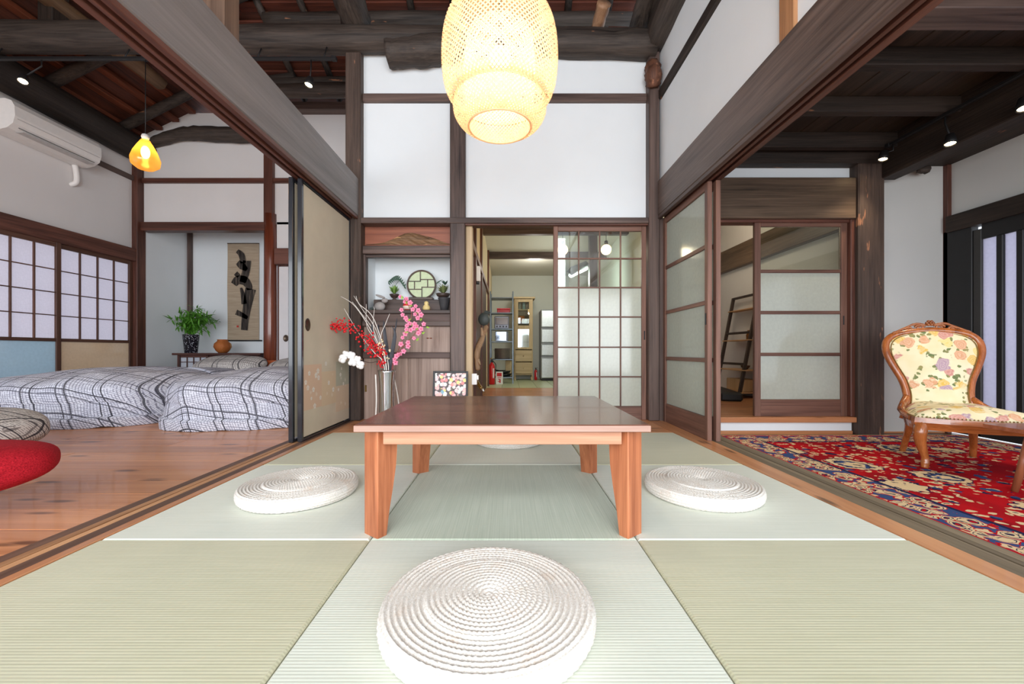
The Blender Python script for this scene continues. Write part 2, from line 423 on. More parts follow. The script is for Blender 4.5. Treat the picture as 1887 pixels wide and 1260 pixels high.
# ---------- cross wall of the middle room
wb = st('wall_back', -1.35, 1.26, YB, YB+.06, 1.80, 3.42, M['plaster'], 'white plaster wall above the back doorway and alcove', 'wall', 0)
st('pillar_left', -1.447, -1.311, 3.60, 3.76, 0, 3.34, POSTW(), 'worn dark pillar between the bedroom and the alcove', 'pillar', .008)
st('pillar_middle', -.521, -.385, 3.61, 3.76, 0, 2.90, POST(), 'brown pillar between alcove and kitchen doorway', 'pillar', .008)
st('pillar_right', 1.243, 1.338, 3.59, 3.76, 0, 3.34, POST(), 'dark corner pillar beside the sliding glass door', 'pillar', .008)
st('pillar_jamb_right', 1.338, 1.47, 3.605, 3.76, FZ, 1.80, POST(), 'dark jamb behind the frosted doors beside the corner pillar', 'jamb', .003)
st('trim_1', -1.311, 1.243, 3.645, 3.70, 2.859, 2.932, POST('X'), 'thin dark tie rail across the upper back wall', 'tie rail', .005)
kb = st('lintel_back', -1.311, 1.243, 3.60, 3.76, 1.752, 1.803, POST('X'), 'dark grooved lintel above alcove and kitchen doorway', 'lintel', .004)
box('groove_lip', -.385, 1.243, 3.615, 3.65, 1.738, 1.752, RED('X'), kb, .002)
# the great log over the cross wall
def log(name, pts, r, label, ax='X', seg=14, rough=.05, mat=None, cat='log beam'):
    pp = smooth_path(pts, 7); n = len(pp); random.seed(hash(label) % 1000 if False else len(label)*13+len(pts))
    rr = []
    for i in range(n):
        t = i/(n-1); j = t*(len(r)-1); k = min(int(j), len(r)-2); base = r[k]+(r[k+1]-r[k])*(j-k)
        rr.append(base*(1+random.uniform(-rough, rough)))
    m = MB().tube(pp, rr, seg, True, True)
    for v in m.v: v += Vector((random.uniform(-.006, .006), random.uniform(-.006, .006), random.uniform(-.006, .006)))
    return tag(m.build(name, mat or LOG(ax)), label, cat, None, 'structure')
log('beam', [(-4.85, 3.58, 3.39), (-3.4, 3.56, 3.36), (-2.0, 3.60, 3.37), (-1.0, 3.60, 3.37), (.2, 3.62, 3.36), (1.3, 3.62, 3.34)],
    [.115, .12, .115, .11, .12, .12], 'long smoked log crossing above the back wall and bedroom', 'X')
log('beam', [(-1.06, 3.59, 3.24), (-.75, 3.585, 3.26), (-.3, 3.59, 3.33), (.3, 3.60, 3.37)], [.115, .12, .12, .08], 'thick curved log end hanging below the long log near the lamp', 'X')
# logs that come forward from it under the roof
log('beam', [(-1.36, 3.62, 3.56), (-1.35, 2.9, 3.74), (-1.5, 2.0, 3.98)], [.13, .14, .15], 'round log lying on the long log, above the worn pillar', 'Y')
log('beam', [(-.42, 3.95, 3.86), (-.44, 3.2, 4.0), (-.5, 2.2, 4.3)], [.09, .09, .1], 'grey roof log behind the top of the rattan lamp', 'Y')
log('beam', [(.80, 3.66, 3.53), (.82, 3.48, 3.60)], [.055, .06], 'sawn pale log stub on the long log near the lamp', 'Y', 10, .03, wood('pale_stub', (120, 84, 60), (176, 136, 104), 'Y'))
log('beam', [(1.30, 3.62, 3.36), (1.30, 2.4, 3.40), (1.31, 1.0, 3.42), (1.31, -1.5, 3.42)], [.10, .11, .11, .11], 'smoked log plate along the top of the white side wall', 'Y')
log('beam', [(1.30, 3.75, 3.60), (1.30, 2.4, 3.64), (1.31, -1.5, 3.66)], [.12, .13, .13], 'second smoked log lying on the log plate of the white side wall', 'Y')
log('beam', [(1.16, 3.70, 3.50), (1.14, 2.9, 3.75), (1.12, 2.0, 4.05)], [.075, .08, .08], 'worn reddish rafter log in the corner above the side wall', 'Y')
log('beam', [(1.283, 3.63, 3.16), (1.27, 3.56, 3.04), (1.285, 3.60, 2.95)], [.055, .075, .05], 'splintered tenon end at the top of the corner pillar', 'Z', 9, .2, aged('splinter', (58, 34, 26), (120, 78, 58), (150, 100, 74), 'Z', .6))

# ---------- side frame to the bedroom
bl = st('beam_left', -1.455, -1.330, -1.6, 3.61, 1.812, 2.150, BEAM('Y'), 'broad grey planed beam over the bedroom opening', 'beam', .008)
for k, (a, b) in enumerate(((-1.455, -1.425), (-1.405, -1.385), (-1.362, -1.332))):
    box('track_lip', a, b, -1.6, 3.60, 1.787, 1.812, RED('Y'), bl, .002)
st('pillar_upper_left', -1.45, -1.345, 1.92, 2.035, 2.15, 5.0, wood('upper_post', (78, 58, 46), (124, 98, 80), 'Z'), 'brown upper post standing on the bedroom beam', 'pillar', .006)
# ---------- side wall and frame to the rug room
st('wall_right', 1.352, 1.42, -1.6, 3.66, 2.10, 5.45, M['plaster'], 'white plaster side wall above the rug room beam', 'wall', 0)
br = st('beam_right', 1.318, 1.455, -1.6, 3.60, 1.812, 2.122, wood('planed_beam_dark', (52, 41, 36), (112, 94, 86), 'Y', .45), 'broad dark planed beam over the rug room opening', 'beam', .008)
for k, (a, b) in enumerate(((1.320, 1.352), (1.374, 1.394), (1.416, 1.453))):
    box('track_lip', a, b, -1.6, 3.59, 1.785, 1.812, RED('Y') if k else POST('Y'), br, .002)
st('trim_2', 1.325, 1.40, -1.6, 3.60, 2.845, 2.925, DK('Y'), 'thin dark tie rail along the white side wall', 'tie rail', .005)
st('pillar_upper_right', 1.335, 1.405, 1.90, 2.01, 2.122, 5.3, wood('pale_post', (128, 84, 52), (190, 142, 100), 'Z'), 'pale brown upper post set into the white side wall', 'pillar', .006)

# ---------- roof
def slab(name, pts, label, mat, th=.04):
    n = len(pts); m = MB()
    m.add([Vector(p) for p in pts] + [Vector(p)+Vector((0, 0, th)) for p in pts], [tuple(range(n)), tuple(range(n, 2*n))[::-1]] + [(i, n+i, n+(i+1) % n, (i+1) % n) for i in range(n)])
    return tag(m.build(name, mat), label, 'ceiling', None, 'structure')
L = lambda x: 5.763+.49*x
Bk = lambda y_: 6.28-.45*y_
Fr = lambda y_: 4.75+.45*y_
cl = slab('ceiling_left', [(-5.05, -2, L(-5.05)), (-3.9, -2, 3.852), (-.506, 1.7, 5.515), (-4.088, 5.6, 3.76), (-5.05, 5.6, L(-5.05))], 'reddish roof slope over the bedroom', M['roof_board'])
cb = slab('ceiling_back', [(-.506, 1.7, 5.515), (1.5, 1.7, 5.515), (1.5, 5.6, 3.76), (-4.088, 5.6, 3.76)], 'reddish roof slope beyond the back wall', M['roof_board_x'])
slab('ceiling_front', [(-3.9, -2, 3.85), (1.5, -2, 3.85), (1.5, 1.7, 5.515), (-.506, 1.7, 5.515)], 'dark roof slope over the garden side', M['roof_board_x'])
# battens of the bedroom slope (run in depth) and its rafters
x = -4.75
while x < -1.6:
    z = L(x); ymax = min(5.28, (6.28-z)/.45)
    ymin = max(1.2, (z-4.75)/.45)
    if ymax-ymin > .3: box('batten', x-.045, x+.045, ymin, ymax, z-.055, z-.012, M['batten'], cl, .004)
    x += .215
for yy, rad in ((2.35, .055), (3.15, .055), (4.15, .058), (4.95, .055)):
    m = MB().tube([(-4.85, yy, L(-4.85)-.12), (-3.8, yy, L(-3.8)-.10), (-2.6, yy, min(L(-2.6), Bk(yy))-.10)], rad, 10)
    m.build('rafter', LOG('X'), cl)
# back slope: rafters run in depth, purlins across
for xx in (-3.1, -2.65, -2.2, -1.75, -1.05, -.6, -.12, .28, .62, 1.05):
    y1 = 5.25 if xx > -3.2 else 4.6
    y0 = max(1.9, (6.28-L(xx))/.45+.1)
    if y1 > y0+.2: MB().tube([(xx, y0, Bk(y0)-.06), (xx+.02, y1, Bk(y1)-.06)], .038, 8).build('rafter', LOG('Y'), cb)
for yy in [2.6+.16*k for k in range(17)]:
    xa = max(-3.6, (Bk(yy)-5.763)/.49+.05)
    if yy < 5.25: box('roof_board', xa, 1.34, yy-.072, yy+.072, Bk(yy)-.022, Bk(yy)-.002, aged('roof_plank', (58, 27, 19), (128, 68, 50), (96, 50, 38), 'X', .7), cb, .004)
for yy, zz in ((4.34, 4.16), (4.95, 3.88)):
    log('beam', [(-2.6 if yy < 4.6 else -3.4, yy, zz), (-1, yy, zz+.01), (1.34, yy, zz)], [.065, .07, .065], 'dark roof purlin behind the long log, %s one' % ('upper' if yy < 4.6 else 'lower'), 'X', 10)
# big members in the bedroom roof
log('beam', [(-3.98, .6, 3.66), (-3.96, 2.4, 3.65), (-3.95, 4.62, 3.66)], [.075, .075, .075], 'pale purlin log with a sawn end under the bedroom roof', 'Y', 12, .03, wood('purlin_pale', (84, 60, 42), (140, 108, 78), 'Y'))
log('beam', [(-4.72, -1.5, 3.21), (-4.70, 1.5, 3.19), (-4.70, 3.6, 3.20), (-4.72, 5.3, 3.18)], [.16, .165, .165, .15], 'heavy black log plate above the air conditioner', 'Y', 14, .04, aged('black_log', (16, 12, 10), (58, 48, 42), (120, 76, 50), 'Y', .75))
st('beam_strut', -4.06, -3.93, 3.5, 3.64, 3.45, 3.9, DK('Z'), 'short strut standing on the long log in the bedroom', 'strut')
st('beam_plate', -3.1, -1.44, 5.18, 5.32, 3.70, 3.80, POST('X'), 'dark wall plate on top of the bedroom back wall', 'beam')
log('beam', [(-3.3, 4.72, 3.62), (-2.2, 4.7, 3.63), (-1.3, 4.7, 3.63)], [.075, .08, .08], 'dark cross log behind the spotlight of the bedroom', 'X', 12)
log('beam', [(-4.62, 5.25, 3.30), (-4.2, 5.22, 3.40), (-3.7, 5.22, 3.40), (-2.9, 5.24, 3.36)], [.06, .08, .095, .08], 'curved log across the bedroom gable wall', 'X', 12, .04)

# ---------- bedroom walls
XL = -4.82
st('wall_left', XL-.06, XL, -1.6, 5.36, 1.90, 3.35, M['plaster_warm'], 'cream plaster wall above the paper doors', 'wall', 0)
st('lintel_left', XL-.05, XL+.06, -1.6, 5.30, 1.765, 1.925, RED('Y'), 'red brown lintel above the paper doors', 'lintel', .004)
st('trim_3', XL-.02, XL+.03, 4.35, 5.25, 2.80, 2.86, POST('Y'), 'short dark rail on the bedroom wall by the corner post', 'tie rail')
st('pillar_corner', -4.86, -4.752, 5.20, 5.33, 0, 3.2, RED('Z'), 'red brown corner post beside the paper doors', 'pillar', .005)
st('sill_window', XL-.06, XL+.05, 1.0, 5.25, 0, .12, RED('Y'), 'low red brown sill under the paper doors', 'sill')
YT = 5.30
st('wall_left_back', -4.80, -1.40, YT, YT+.07, 2.27, 3.72, M['plaster_warm'], 'cream gable wall above the picture alcove', 'wall', 0)
m = MB().prism([(-4.80, 3.35), (-3.9, 3.62), (-3.9, 3.80), (-4.0, 3.79)], 'Y', YT+.001, YT+.069)
st('wall_left_back_lower', -3.02, -1.40, YT, YT+.07, 1.74, 2.30, M['plaster_warm'], 'cream plaster above the white fusuma', 'wall', 0)
st('wall_left_back_side', -2.1, -1.36, YT, YT+.07, 0, 1.74, M['plaster_warm'], 'cream plaster beside the white fusuma', 'wall', 0)
st('lintel_alcove', -4.75, -3.14, 5.24, 5.36, 2.175, 2.285, RED('X'), 'dark rail over the picture alcove', 'lintel', .004)
st('trim_4', -4.75, -1.40, 5.26, 5.32, 2.80, 2.862, RED('X'), 'thin rail across the bedroom gable wall', 'tie rail')
st('pillar_alcove_upper', -3.16, -3.045, 5.24, 5.35, 2.28, 3.20, RED('Z'), 'square red post above the picture alcove', 'pillar', .004)
kp = MB().lathe([(.082, 0), (.082, .9), (.078, 1.8), (.076, 2.40)], 20, (-3.10, 5.30, 0))
tag(kp.build('pillar_round', wood('polished_post', (84, 36, 22), (142, 74, 50), 'Z', .25, 1, 0, .5, .3)), 'polished round red alcove post', 'pillar', None, 'structure')
st('lintel_fusuma', -3.02, -1.40, 5.23, 5.35, 1.735, 1.945, RED('X'), 'red brown lintel over the white fusuma', 'lintel')
st('wall_alcove_side', -4.82, -4.755, YT+.01, 6.10, .0, 2.6, M['plaster'], 'side wall of the picture alcove', 'wall', 0)
st('wall_alcove_back', -4.82, -3.0, 6.06, 6.12, .0, 2.6, M['plaster'], 'white back wall of the picture alcove', 'wall', 0)
st('wall_alcove_end', -3.10, -3.04, YT+.07, 6.08, .0, 2.6, M['plaster'], 'end wall of the picture alcove behind the round post', 'wall', 0)
st('ceiling_alcove', -4.82, -3.0, YT+.07, 6.12, 2.55, 2.6, M['plaster_warm'], 'ceiling of the picture alcove', 'ceiling', 0)
st('floor_alcove', -4.82, -3.0, YT, 6.12, .02, .10, RED('X'), 'raised floor of the picture alcove', 'floor')
st('pillar_alcove_corner', -4.757, -4.70, 6.01, 6.06, .1, 2.55, POST(), 'thin dark post in the far corner of the picture alcove', 'pillar')
# garden side walls behind the camera (unseen; the openings are left wide and high for light)
st('wall_front', -4.9, 4.1, -1.66, -1.60, 3.30, 5.5, M['plaster'], 'white wall above the garden openings', 'wall', 0)
st('wall_front_left', -4.9, -1.36, -1.66, -1.60, 2.25, 3.30, M['plaster'], 'white wall above the bedroom garden opening', 'wall', 0)
st('wall_front_right', 1.36, 4.1, -1.66, -1.60, 1.9, 3.30, M['plaster'], 'white wall above the rug room garden opening', 'wall', 0)
st('lintel_front', -1.36, 1.36, -1.67, -1.57, 1.79, 1.9, POST('X'), 'dark lintel across the garden opening', 'lintel')
for xx in (-4.85, -1.40, 1.40, 4.03):
    st('pillar_front', xx-.06, xx+.06, -1.68, -1.56, -.1, 3.3, POST(), 'dark garden side pillar %s' % {-4.85: 'of the bedroom corner', -1.4: 'between bedroom and tatami', 1.4: 'between tatami and rug room', 4.03: 'of the rug room corner'}[xx], 'pillar')
# outer ground
st('ground', -9, 9, -8, -1.70, -.45, -.40, plain('garden_ground', (150, 146, 134), .9), 'pale garden ground outside', 'ground', 0)

# ---------- rug room
st('wall_rug_back', 1.46, 3.08, 3.66, 3.74, 2.14, 2.60, M['plaster'], 'white strip of plaster above the broad header', 'wall', 0)
st('beam_header', 1.46, 3.07, 3.585, 3.73, 1.79, 2.152, wood('header', (52, 41, 32), (122, 100, 82), 'X', .4), 'broad brown header over the rug room doors', 'beam', .006)
st('pillar_rug', 3.07, 3.30, 3.56, 3.76, FZ, 2.46, POSTW(), 'thick dark pillar beside the grey wall', 'pillar', .01)
st('wall_rug_grey', 3.30, 4.02, 3.70, 3.76, FZ, 2.46, M['plaster_grey'], 'grey plaster wall behind the carved chair', 'wall', 0)
st('baseboard_rug', 3.30, 3.96, 3.685, 3.70, FZ, FZ+.012, FLOORW('X'), 'thin pale skirting of the grey wall', 'skirting', .001)
st('pillar_rug_corner', 3.955, 3.995, 3.66, 3.71, FZ, 2.3, RED('Z'), 'thin red brown post in the rug room corner', 'pillar', .003)
st('wall_rug_side', 3.99, 4.05, -1.6, 3.76, 1.75, 2.46, M['plaster_grey'], 'grey plaster above the barred door', 'wall', 0)
st('lintel_rug', 3.93, 4.04, -1.6, 3.66, 1.68, 1.825, DK('Y'), 'dark lintel above the barred door', 'lintel')
st('sill_step', 1.46, 3.07, 3.58, 3.76, -.012, .034, FLOORW('X'), 'wooden step edge below the frosted doors', 'sill', .004)
st('wall_step', 1.46, 3.06, 3.625, 3.74, -.090, -.012, M['plaster'], 'white riser under the door step', 'wall', 0)
st('baseboard_step', 1.46, 3.06, 3.61, 3.74, FZ, -.090, FLOORW('X'), 'brown board at the foot of the white riser', 'skirting', .003)
cr = st('ceiling_right', 1.43, 3.40, .2, 3.72, 2.485, 2.51, DK('Y'), 'dark board ceiling of the rug room', 'ceiling', 0)
xx = 1.45
while xx < 3.25:
    box('ceiling_board', xx+.002, min(xx+.20, 3.27)-.002, .25, 3.66, 2.460, 2.485, wood('ceiling_board', (34, 26, 20), (76, 62, 50), 'Y', .5), cr, .004)
    xx += .20
for k, (yy, hw, zb) in enumerate(((3.60, .05, 2.26), (3.45, .035, 2.335), (2.97, .035, 2.35), (2.49, .035, 2.35), (2.10, .075, 2.33), (1.58, .04, 2.35), (1.1, .04, 2.35), (.65, .04, 2.35))):
    o = st('beam_joist', 1.43, 3.28, yy-hw, yy+hw, zb, 2.462, DK('X') if k != 4 else POST('X'), 'dark ceiling joist of the rug room, number %s from the broad header' % ['one', 'two', 'three', 'four', 'five', 'six', 'seven', 'eight'][k], 'joist', .005)
st('beam_long', 3.27, 3.42, .2, 3.60, 2.13, 2.50, DK('Y'), 'long dark beam carrying the rug room joists', 'beam', .008)
st('ceiling_rug_side', 3.41, 4.05, .2, 3.76, 2.30, 2.33, DK('Y'), 'low dark ceiling strip over the barred door', 'ceiling', 0)
log('beam', [(3.72, 3.66, 2.25), (3.68, 3.58, 2.22), (3.62, 3.60, 2.21)], [.03, .035, .015], 'small broken branch stub under the rug room ceiling', 'X', 8, .2)

# ---------- kitchen behind the doorway
KL = -.372
st('floor_kitchen_wood', KL-.05, 1.75, 3.70, 6.85, -.06, 0, FLOORW('X'), 'wooden floor just past the doorway', 'floor', .001)
ft = st('floor_kitchen', KL-.05, 1.75, 6.86, 9.1, -.06, -.006, plain('grout', (150, 158, 132), .8), 'green grout bed of the kitchen floor', 'floor', 0)
yy = 6.862
while yy < 9.05:
    xx = KL-.04
    while xx < 1.7:
        box('tile', xx+.003, min(xx+.30, 1.75)-.003, yy+.003, min(yy+.30, 9.08)-.003, -.006, .001, plain('green_tile', (188, 196, 160), .35), ft, .002)
        xx += .30
    yy += .30
st('wall_kitchen_back', KL-.1, 1.8, 9.08, 9.14, -.06, 2.36, M['plaster_kitchen'], 'pale kitchen end wall behind the refrigerator', 'wall', 0)
wk = st('wall_kitchen_left', KL-.06, KL, 3.76, 9.10, -.06, 2.62, plaster('ochre_plaster', (216, 196, 160)), 'beige wall along the kitchen passage', 'wall', 0)
for a in (4.35, 5.35, 7.2): box('post', KL-.02, KL+.03, a-.05, a+.05, 0, 2.5, RED('Z'), wk, .003)
box('dark_panel', KL-.01, KL+.012, 4.42, 6.6, .02, 1.62, wood('passage_panel', (52, 36, 30), (96, 70, 58), 'Z'), wk, .003)
box('rail', KL-.02, KL+.034, 3.8, 7.15, 1.62, 1.69, DOOR('Y'), wk, .003)
st('wall_kitchen_right', 1.75, 1.81, 3.74, 9.1, -.06, 2.62, M['plaster_kitchen'], 'kitchen wall towards the back room', 'wall', 0)
slab('ceiling_kitchen', [(KL-.06, 9.14, 2.30), (1.81, 9.14, 2.30), (1.81, 3.74, 2.56), (KL-.06, 3.74, 2.56)], 'pale sloping kitchen ceiling', plaster('kitchen_ceiling', (208, 204, 190)))
st('beam_kitchen', KL, 1.75, 7.25, 7.34, 2.275, 2.40, POST('X'), 'dark kitchen ceiling beam above the metal rack', 'beam')
st('beam_kitchen', KL, 1.75, 5.9, 6.0, 2.32, 2.44, POST('X'), 'dark kitchen ceiling beam next to the doorway', 'beam')
st('pillar_kitchen', 1.22, 1.34, 6.1, 6.22, 0, 2.4, POST(), 'dark kitchen pillar seen through the clear panes', 'pillar')
st('trim_5', -.385, -.325, 3.66, 3.755, 0, 1.75, wood('pale_jamb', (176, 148, 112), (214, 188, 152), 'Z'), 'pale wooden jamb of the kitchen doorway', 'jamb')

# ---------- back room behind the frosted doors of the rug room
st('floor_back_room', 1.81, 3.22, 3.74, 7.0, -.03, .03, FLOORW('X'), 'cedar floor of the back room', 'floor', .001)
st('wall_back_room_side', 3.17, 3.23, 3.74, 7.0, 0, 2.7, M['plaster_warm'], 'cream side wall of the back room', 'wall', 0)
st('wall_back_room_end', 1.8, 3.23, 7.0, 7.06, 0, 2.7, M['plaster_warm'], 'cream end wall of the back room', 'wall', 0)
st('beam_back_room', 3.10, 3.20, 3.76, 7.0, 1.76, 2.06, wood('header', (52, 41, 32), (122, 100, 82), 'Y', .4), 'brown beam along the back room side wall', 'beam')
st('ceiling_back_room', 1.8, 3.23, 3.74, 7.06, 2.62, 2.68, M['plaster_warm'], 'ceiling of the back room', 'ceiling', 0)

# ================================================================ SLIDING DOORS AND WINDOWS
def grid_door(name, label, cat, W, H, loc, rz, cols, zs, panes, sw=.045, th=.032, bottom=0.0, top=.05, mw_=.012, mat=DOOR, stile2=None, kind='structure', group=None):
    """a sliding door in its own frame: x along its width, z up. zs: z of the row edges, bottom to top; panes: a material for each row"""
    o = empty(name, loc, rz, label, cat, group, kind)
    h = th/2
    for a in ((0, sw), (W-(stile2 or sw), W)): box('stile', a[0], a[1], -h, h, 0, H, mat('Z'), o, .003, local=True)
    box('top_rail', sw, W-(stile2 or sw), -h*.95, h*.95, H-top, H, mat('X'), o, .003, local=True)
    box('bottom_panel', sw, W-(stile2 or sw), -h*.8, h*.8, 0, zs[0], mat('X'), o, .003, local=True)
    iw = W-sw-(stile2 or sw)
    for k in range(1, len(zs)-1):
        box('glazing_bar', sw, W-(stile2 or sw), -h*.8, h*.8, zs[k]-mw_/2, zs[k]+mw_/2, mat('X'), o, .002, local=True)
    for c in range(1, cols):
        x_ = sw+iw*c/cols
        box('glazing_bar', x_-mw_/2, x_+mw_/2, -h*.7, h*.7, zs[0], zs[-1], mat('Z'), o, .002, local=True)
    for r in range(len(zs)-1):
        for c in range(cols):
            x0_, x1_ = sw+iw*c/cols, sw+iw*(c+1)/cols
            box('pane', x0_+.002, x1_-.002, -.002, .002, zs[r]+.002, zs[r+1]-.002, panes[r], o, 0, local=True)
    return o
Zb = lambda y_: .617+(647-y_)*3.67/749
zz = [Zb(v) for v in (748, 694, 639.6, 584, 530, 476.6, 424.6)]
d1 = grid_door('door_1', 'sliding lattice door with frosted and clear panes in the kitchen doorway', 'sliding door', .834, 1.752, (.405, 3.67, 0), 0, 4, zz,
               [M['frost']]*4+[M['clear']]*2, .040, .034, 0, .055, .012, DOOR)
box('finger_pull', .812, .822, -.022, -.016, .72, .80, M['black'], d1, .002, local=True)
# frosted doors in the rug room opening (seen nearly edge on)
RDW = .80
fz = [.16, .555, .955, 1.345, 1.735]
d2 = grid_door('door_2', 'frosted four pane sliding door beside the tatami, in the nearer track', 'sliding door', RDW, 1.785, (1.383, 3.59, 0), -PI/2, 1, fz, [M['frost']]*4, .045, .032, .16, .05, .03)
box('finger_pull', RDW-.03, RDW-.018, -.021, -.016, .80, .88, M['black'], d2, .002, local=True)
d3 = grid_door('door_3', 'frosted four pane sliding door behind its twin, towards the rug', 'sliding door', RDW, 1.785, (1.432, 3.57, 0), -PI/2, 1, fz, [M['frost']]*4, .045, .032, .16, .05, .03)
# doors of the back room
fz2 = [.15, .555, .93, 1.30, 1.70]
d4 = grid_door('door_4', 'four pane door with clear top pane in front of the back room', 'sliding door', .83, 1.75, (2.205, 3.655, .034), 0, 1, fz2, [M['frost']]*3+[M['clear']], .055, .032, .15, .05, .03)
box('finger_pull', .79, .80, -.021, -.016, .82, .90, M['black'], d4, .002, local=True)
st('lintel_back_room', 1.46, 3.07, 3.62, 3.72, 1.765, 1.79, RED('X'), 'thin grooved lintel over the back room door', 'lintel', .002)
st('pillar_jamb', 3.035, 3.075, 3.60, 3.73, .034, 1.79, RED('Z'), 'narrow jamb between back room door and thick pillar', 'jamb')

# paper doors of the bedroom (left wall): x of the door runs towards the camera after rotation
for k, (y1, nm) in enumerate(((5.20, 'nearest the corner post'), (4.335, 'nearer the camera, left of its neighbour'), (3.47, 'at the picture edge'))):
    Wd = .875
    zs_ = [.10]
    o = empty('window_%d' % (k+1), (XL+.0+(.036 if k % 2 else 0), y1, .12), -PI/2, 'wood framed paper door with glass foot, ' + nm, 'paper door', 'paper doors of the bedroom', 'structure')
    H = 1.65; h = .015
    for a in ((0, .045), (Wd-.045, Wd)): box('stile', a[0], a[1], -h, h, 0, H, SASH('Z'), o, .003, local=True)
    box('top_rail', .045, Wd-.045, -h, h, H-.05, H, SASH('X'), o, .003, local=True)
    box('middle_rail', .045, Wd-.045, -h, h, .60, .635, SASH('X'), o, .003, local=True)
    box('bottom_rail', .045, Wd-.045, -h, h, 0, .07, SASH('X'), o, .003, local=True)
    iw = Wd-.09; zl, zh = .635, H-.05
    for c in range(1, 4): box('lattice_bar', .045+iw*c/4-.006, .045+iw*c/4+.006, -.005, .014, zl, zh, SASH('Z'), o, .001, local=True)
    for r in range(1, 4): box('lattice_bar', .045, Wd-.045, -.005, .012, zl+(zh-zl)*r/4-.005, zl+(zh-zl)*r/4+.005, SASH('X'), o, .001, local=True)
    for r in range(4):
        for c in range(4):
            box('pane', .045+iw*c/4+.001, .045+iw*(c+1)/4-.001, -.010, -.008, zl+(zh-zl)*r/4+.001, zl+(zh-zl)*(r+1)/4-.001, M['washi'], o, 0, local=True)
    box('glass_pane', .045, Wd-.045, -.002, .002, .24, .60, M['frost_tan'] if k == 0 else M['frost_blue'], o, 0, local=True)
    box('frosted_pane', .045, Wd-.045, -.002, .002, .07, .24, M['frost'], o, 0, local=True)
# veranda screen seen through the glass feet
st('wall_veranda', -6.1, -6.05, 1.5, 6.0, -.1, .30, M['plaster_warm'], 'pale veranda parapet beyond the paper doors', 'wall', 0)

# barred door of the rug room (right wall)
gd = empty('window_4', (3.985, 3.60, FZ+.02), -PI/2, 'black barred sliding door with pale panes in the rug room', 'barred door', None, 'structure')
box('frame_stile', -.10, .13, -.03, .03, 0, 1.80, M['black'], gd, .004, local=True)
box('frame_stile', .13, .19, -.02, .035, 0, 1.75, plain('dark_steel', (52, 50, 48), .45), gd, .004, local=True)
box('top_rail', .19, 2.0, -.02, .02, 1.66, 1.80, M['black'], gd, .004, local=True)
box('bottom_panel', .13, 2.0, -.02, .02, 0, .17, M['black'], gd, .004, local=True)
for k in range(14):
    x_ = .19+.13*k
    if k: box('bar', x_-.022, x_+.022, -.026, .012, .17, 1.66, M['black'], gd, .004, local=True)
    box('pane', x_, x_+.13, -.002, .002, .17, 1.66, milky('lilac_glass', (216, 214, 226), .6, .05, .2), gd, 0, local=True)
hd = box('handle', .06, .10, -.055, -.03, .60, .74, M['black'], gd, .008, local=True)
# ================================================================ ALCOVE CUPBOARD (between the two pillars of the back wall)
AX0, AX1 = -1.311, -.521
al = empty('trim_6', (-.916, 3.72, 0), 0, 'built in alcove cupboard with carved lintel between the pillars', 'alcove', None, 'structure')
PAN = lambda ax: wood('alcove_panel', (112, 88, 76), (176, 152, 138), ax, .5)
CARV = wood('carved_red', (92, 48, 36), (158, 96, 72), 'X', .45)
box('lintel_panel', AX0, AX1, 3.71, 3.73, 1.56, 1.752, CARV, al, .002)
def carv(u, v):
    x = AX0+.01+(AX1-AX0-.02)*u
    prof = math.exp(-((u-.52)/.22)**2)*.095+math.exp(-((u-.8)/.15)**2)*.035+.012*math.sin(u*PI)
    z = 1.588+prof*v
    bulge = .028*math.sin(PI*v)*(.3+prof*8)*(1+.25*math.sin(u*40+v*9))+.006*math.sin(u*70+v*20)
    return (x, 3.708-max(0, bulge), z)
MB().grid(carv, 60, 12).build('carving', aged('carving', (62, 44, 32), (168, 128, 92), (196, 150, 104), 'X', .6), al)
box('rail', AX0, AX1, 3.645, 3.74, 1.492, 1.566, POST('X'), al, .005)
box('inner_frame', AX0, AX0+.02, 3.67, 3.74, .98, 1.492, POST(), al, .003)
box('inner_frame', AX0, AX1, 3.68, 3.74, 1.468, 1.492, POST('X'), al, .003)
box('niche_side', AX0-.03, AX0, 3.74, 4.02, .9, 1.56, M['plaster'], al, 0)
box('niche_side', AX1+.0, AX1+.03, 3.74, 4.02, .9, 1.56, M['plaster'], al, 0)
box('niche_back', AX0-.03, AX1+.03, 4.0, 4.03, .9, 1.56, M['plaster'], al, 0)
box('niche_top', AX0-.03, AX1+.03, 3.74, 4.03, 1.54, 1.57, M['plaster'], al, 0)
box('shelf', AX0, AX1, 3.64, 4.0, .955, .988, POST('X'), al, .004)
box('ledge', AX0+.03, AX1, 3.86, 4.0, .988, 1.108, POST('X'), al, .004)
box('apron_board', AX0, AX1, 3.665, 3.70, .885, .955, wood('apron_red', (58, 40, 34), (110, 86, 78), 'X'), al, .003)
box('rail', AX0, AX1, 3.64, 3.70, .842, .888, POST('X'), al, .004)
for k in range(3): 
    w_ = (AX1-AX0)/3; box('panel', AX0+w_*k+.001, AX0+w_*(k+1)-.001, 3.685, 3.70, .607, .842, PAN('Z'), al, .002)
box('rail', AX0, AX1, 3.655, 3.70, .555, .608, wood('mid_rail', (66, 48, 42), (118, 94, 86), 'X'), al, .003)
xs_ = [AX0, AX0+.12, AX0+.40, AX1]
for k in range(3): box('panel', xs_[k]+.001, xs_[k+1]-.001, 3.685, 3.70, .0, .555, PAN('Z'), al, .002)
for dx in (-.014, .014): MB().ball(((787+4-937)*.00491+dx, 3.68, .735), .012, 8, 6, (1, .5, .4)).build('pull', plain('copper', (150, 84, 64), .3, .9), al)
box('latch', -1.30, -1.285, 3.676, 3.686, .25, .31, M['brass'], al, .002)
st('wall_alcove_behind', -1.46, -.376, 4.04, 4.08, -.06, 2.6, M['plaster'], 'rough wall behind the alcove cupboard', 'wall', 0)
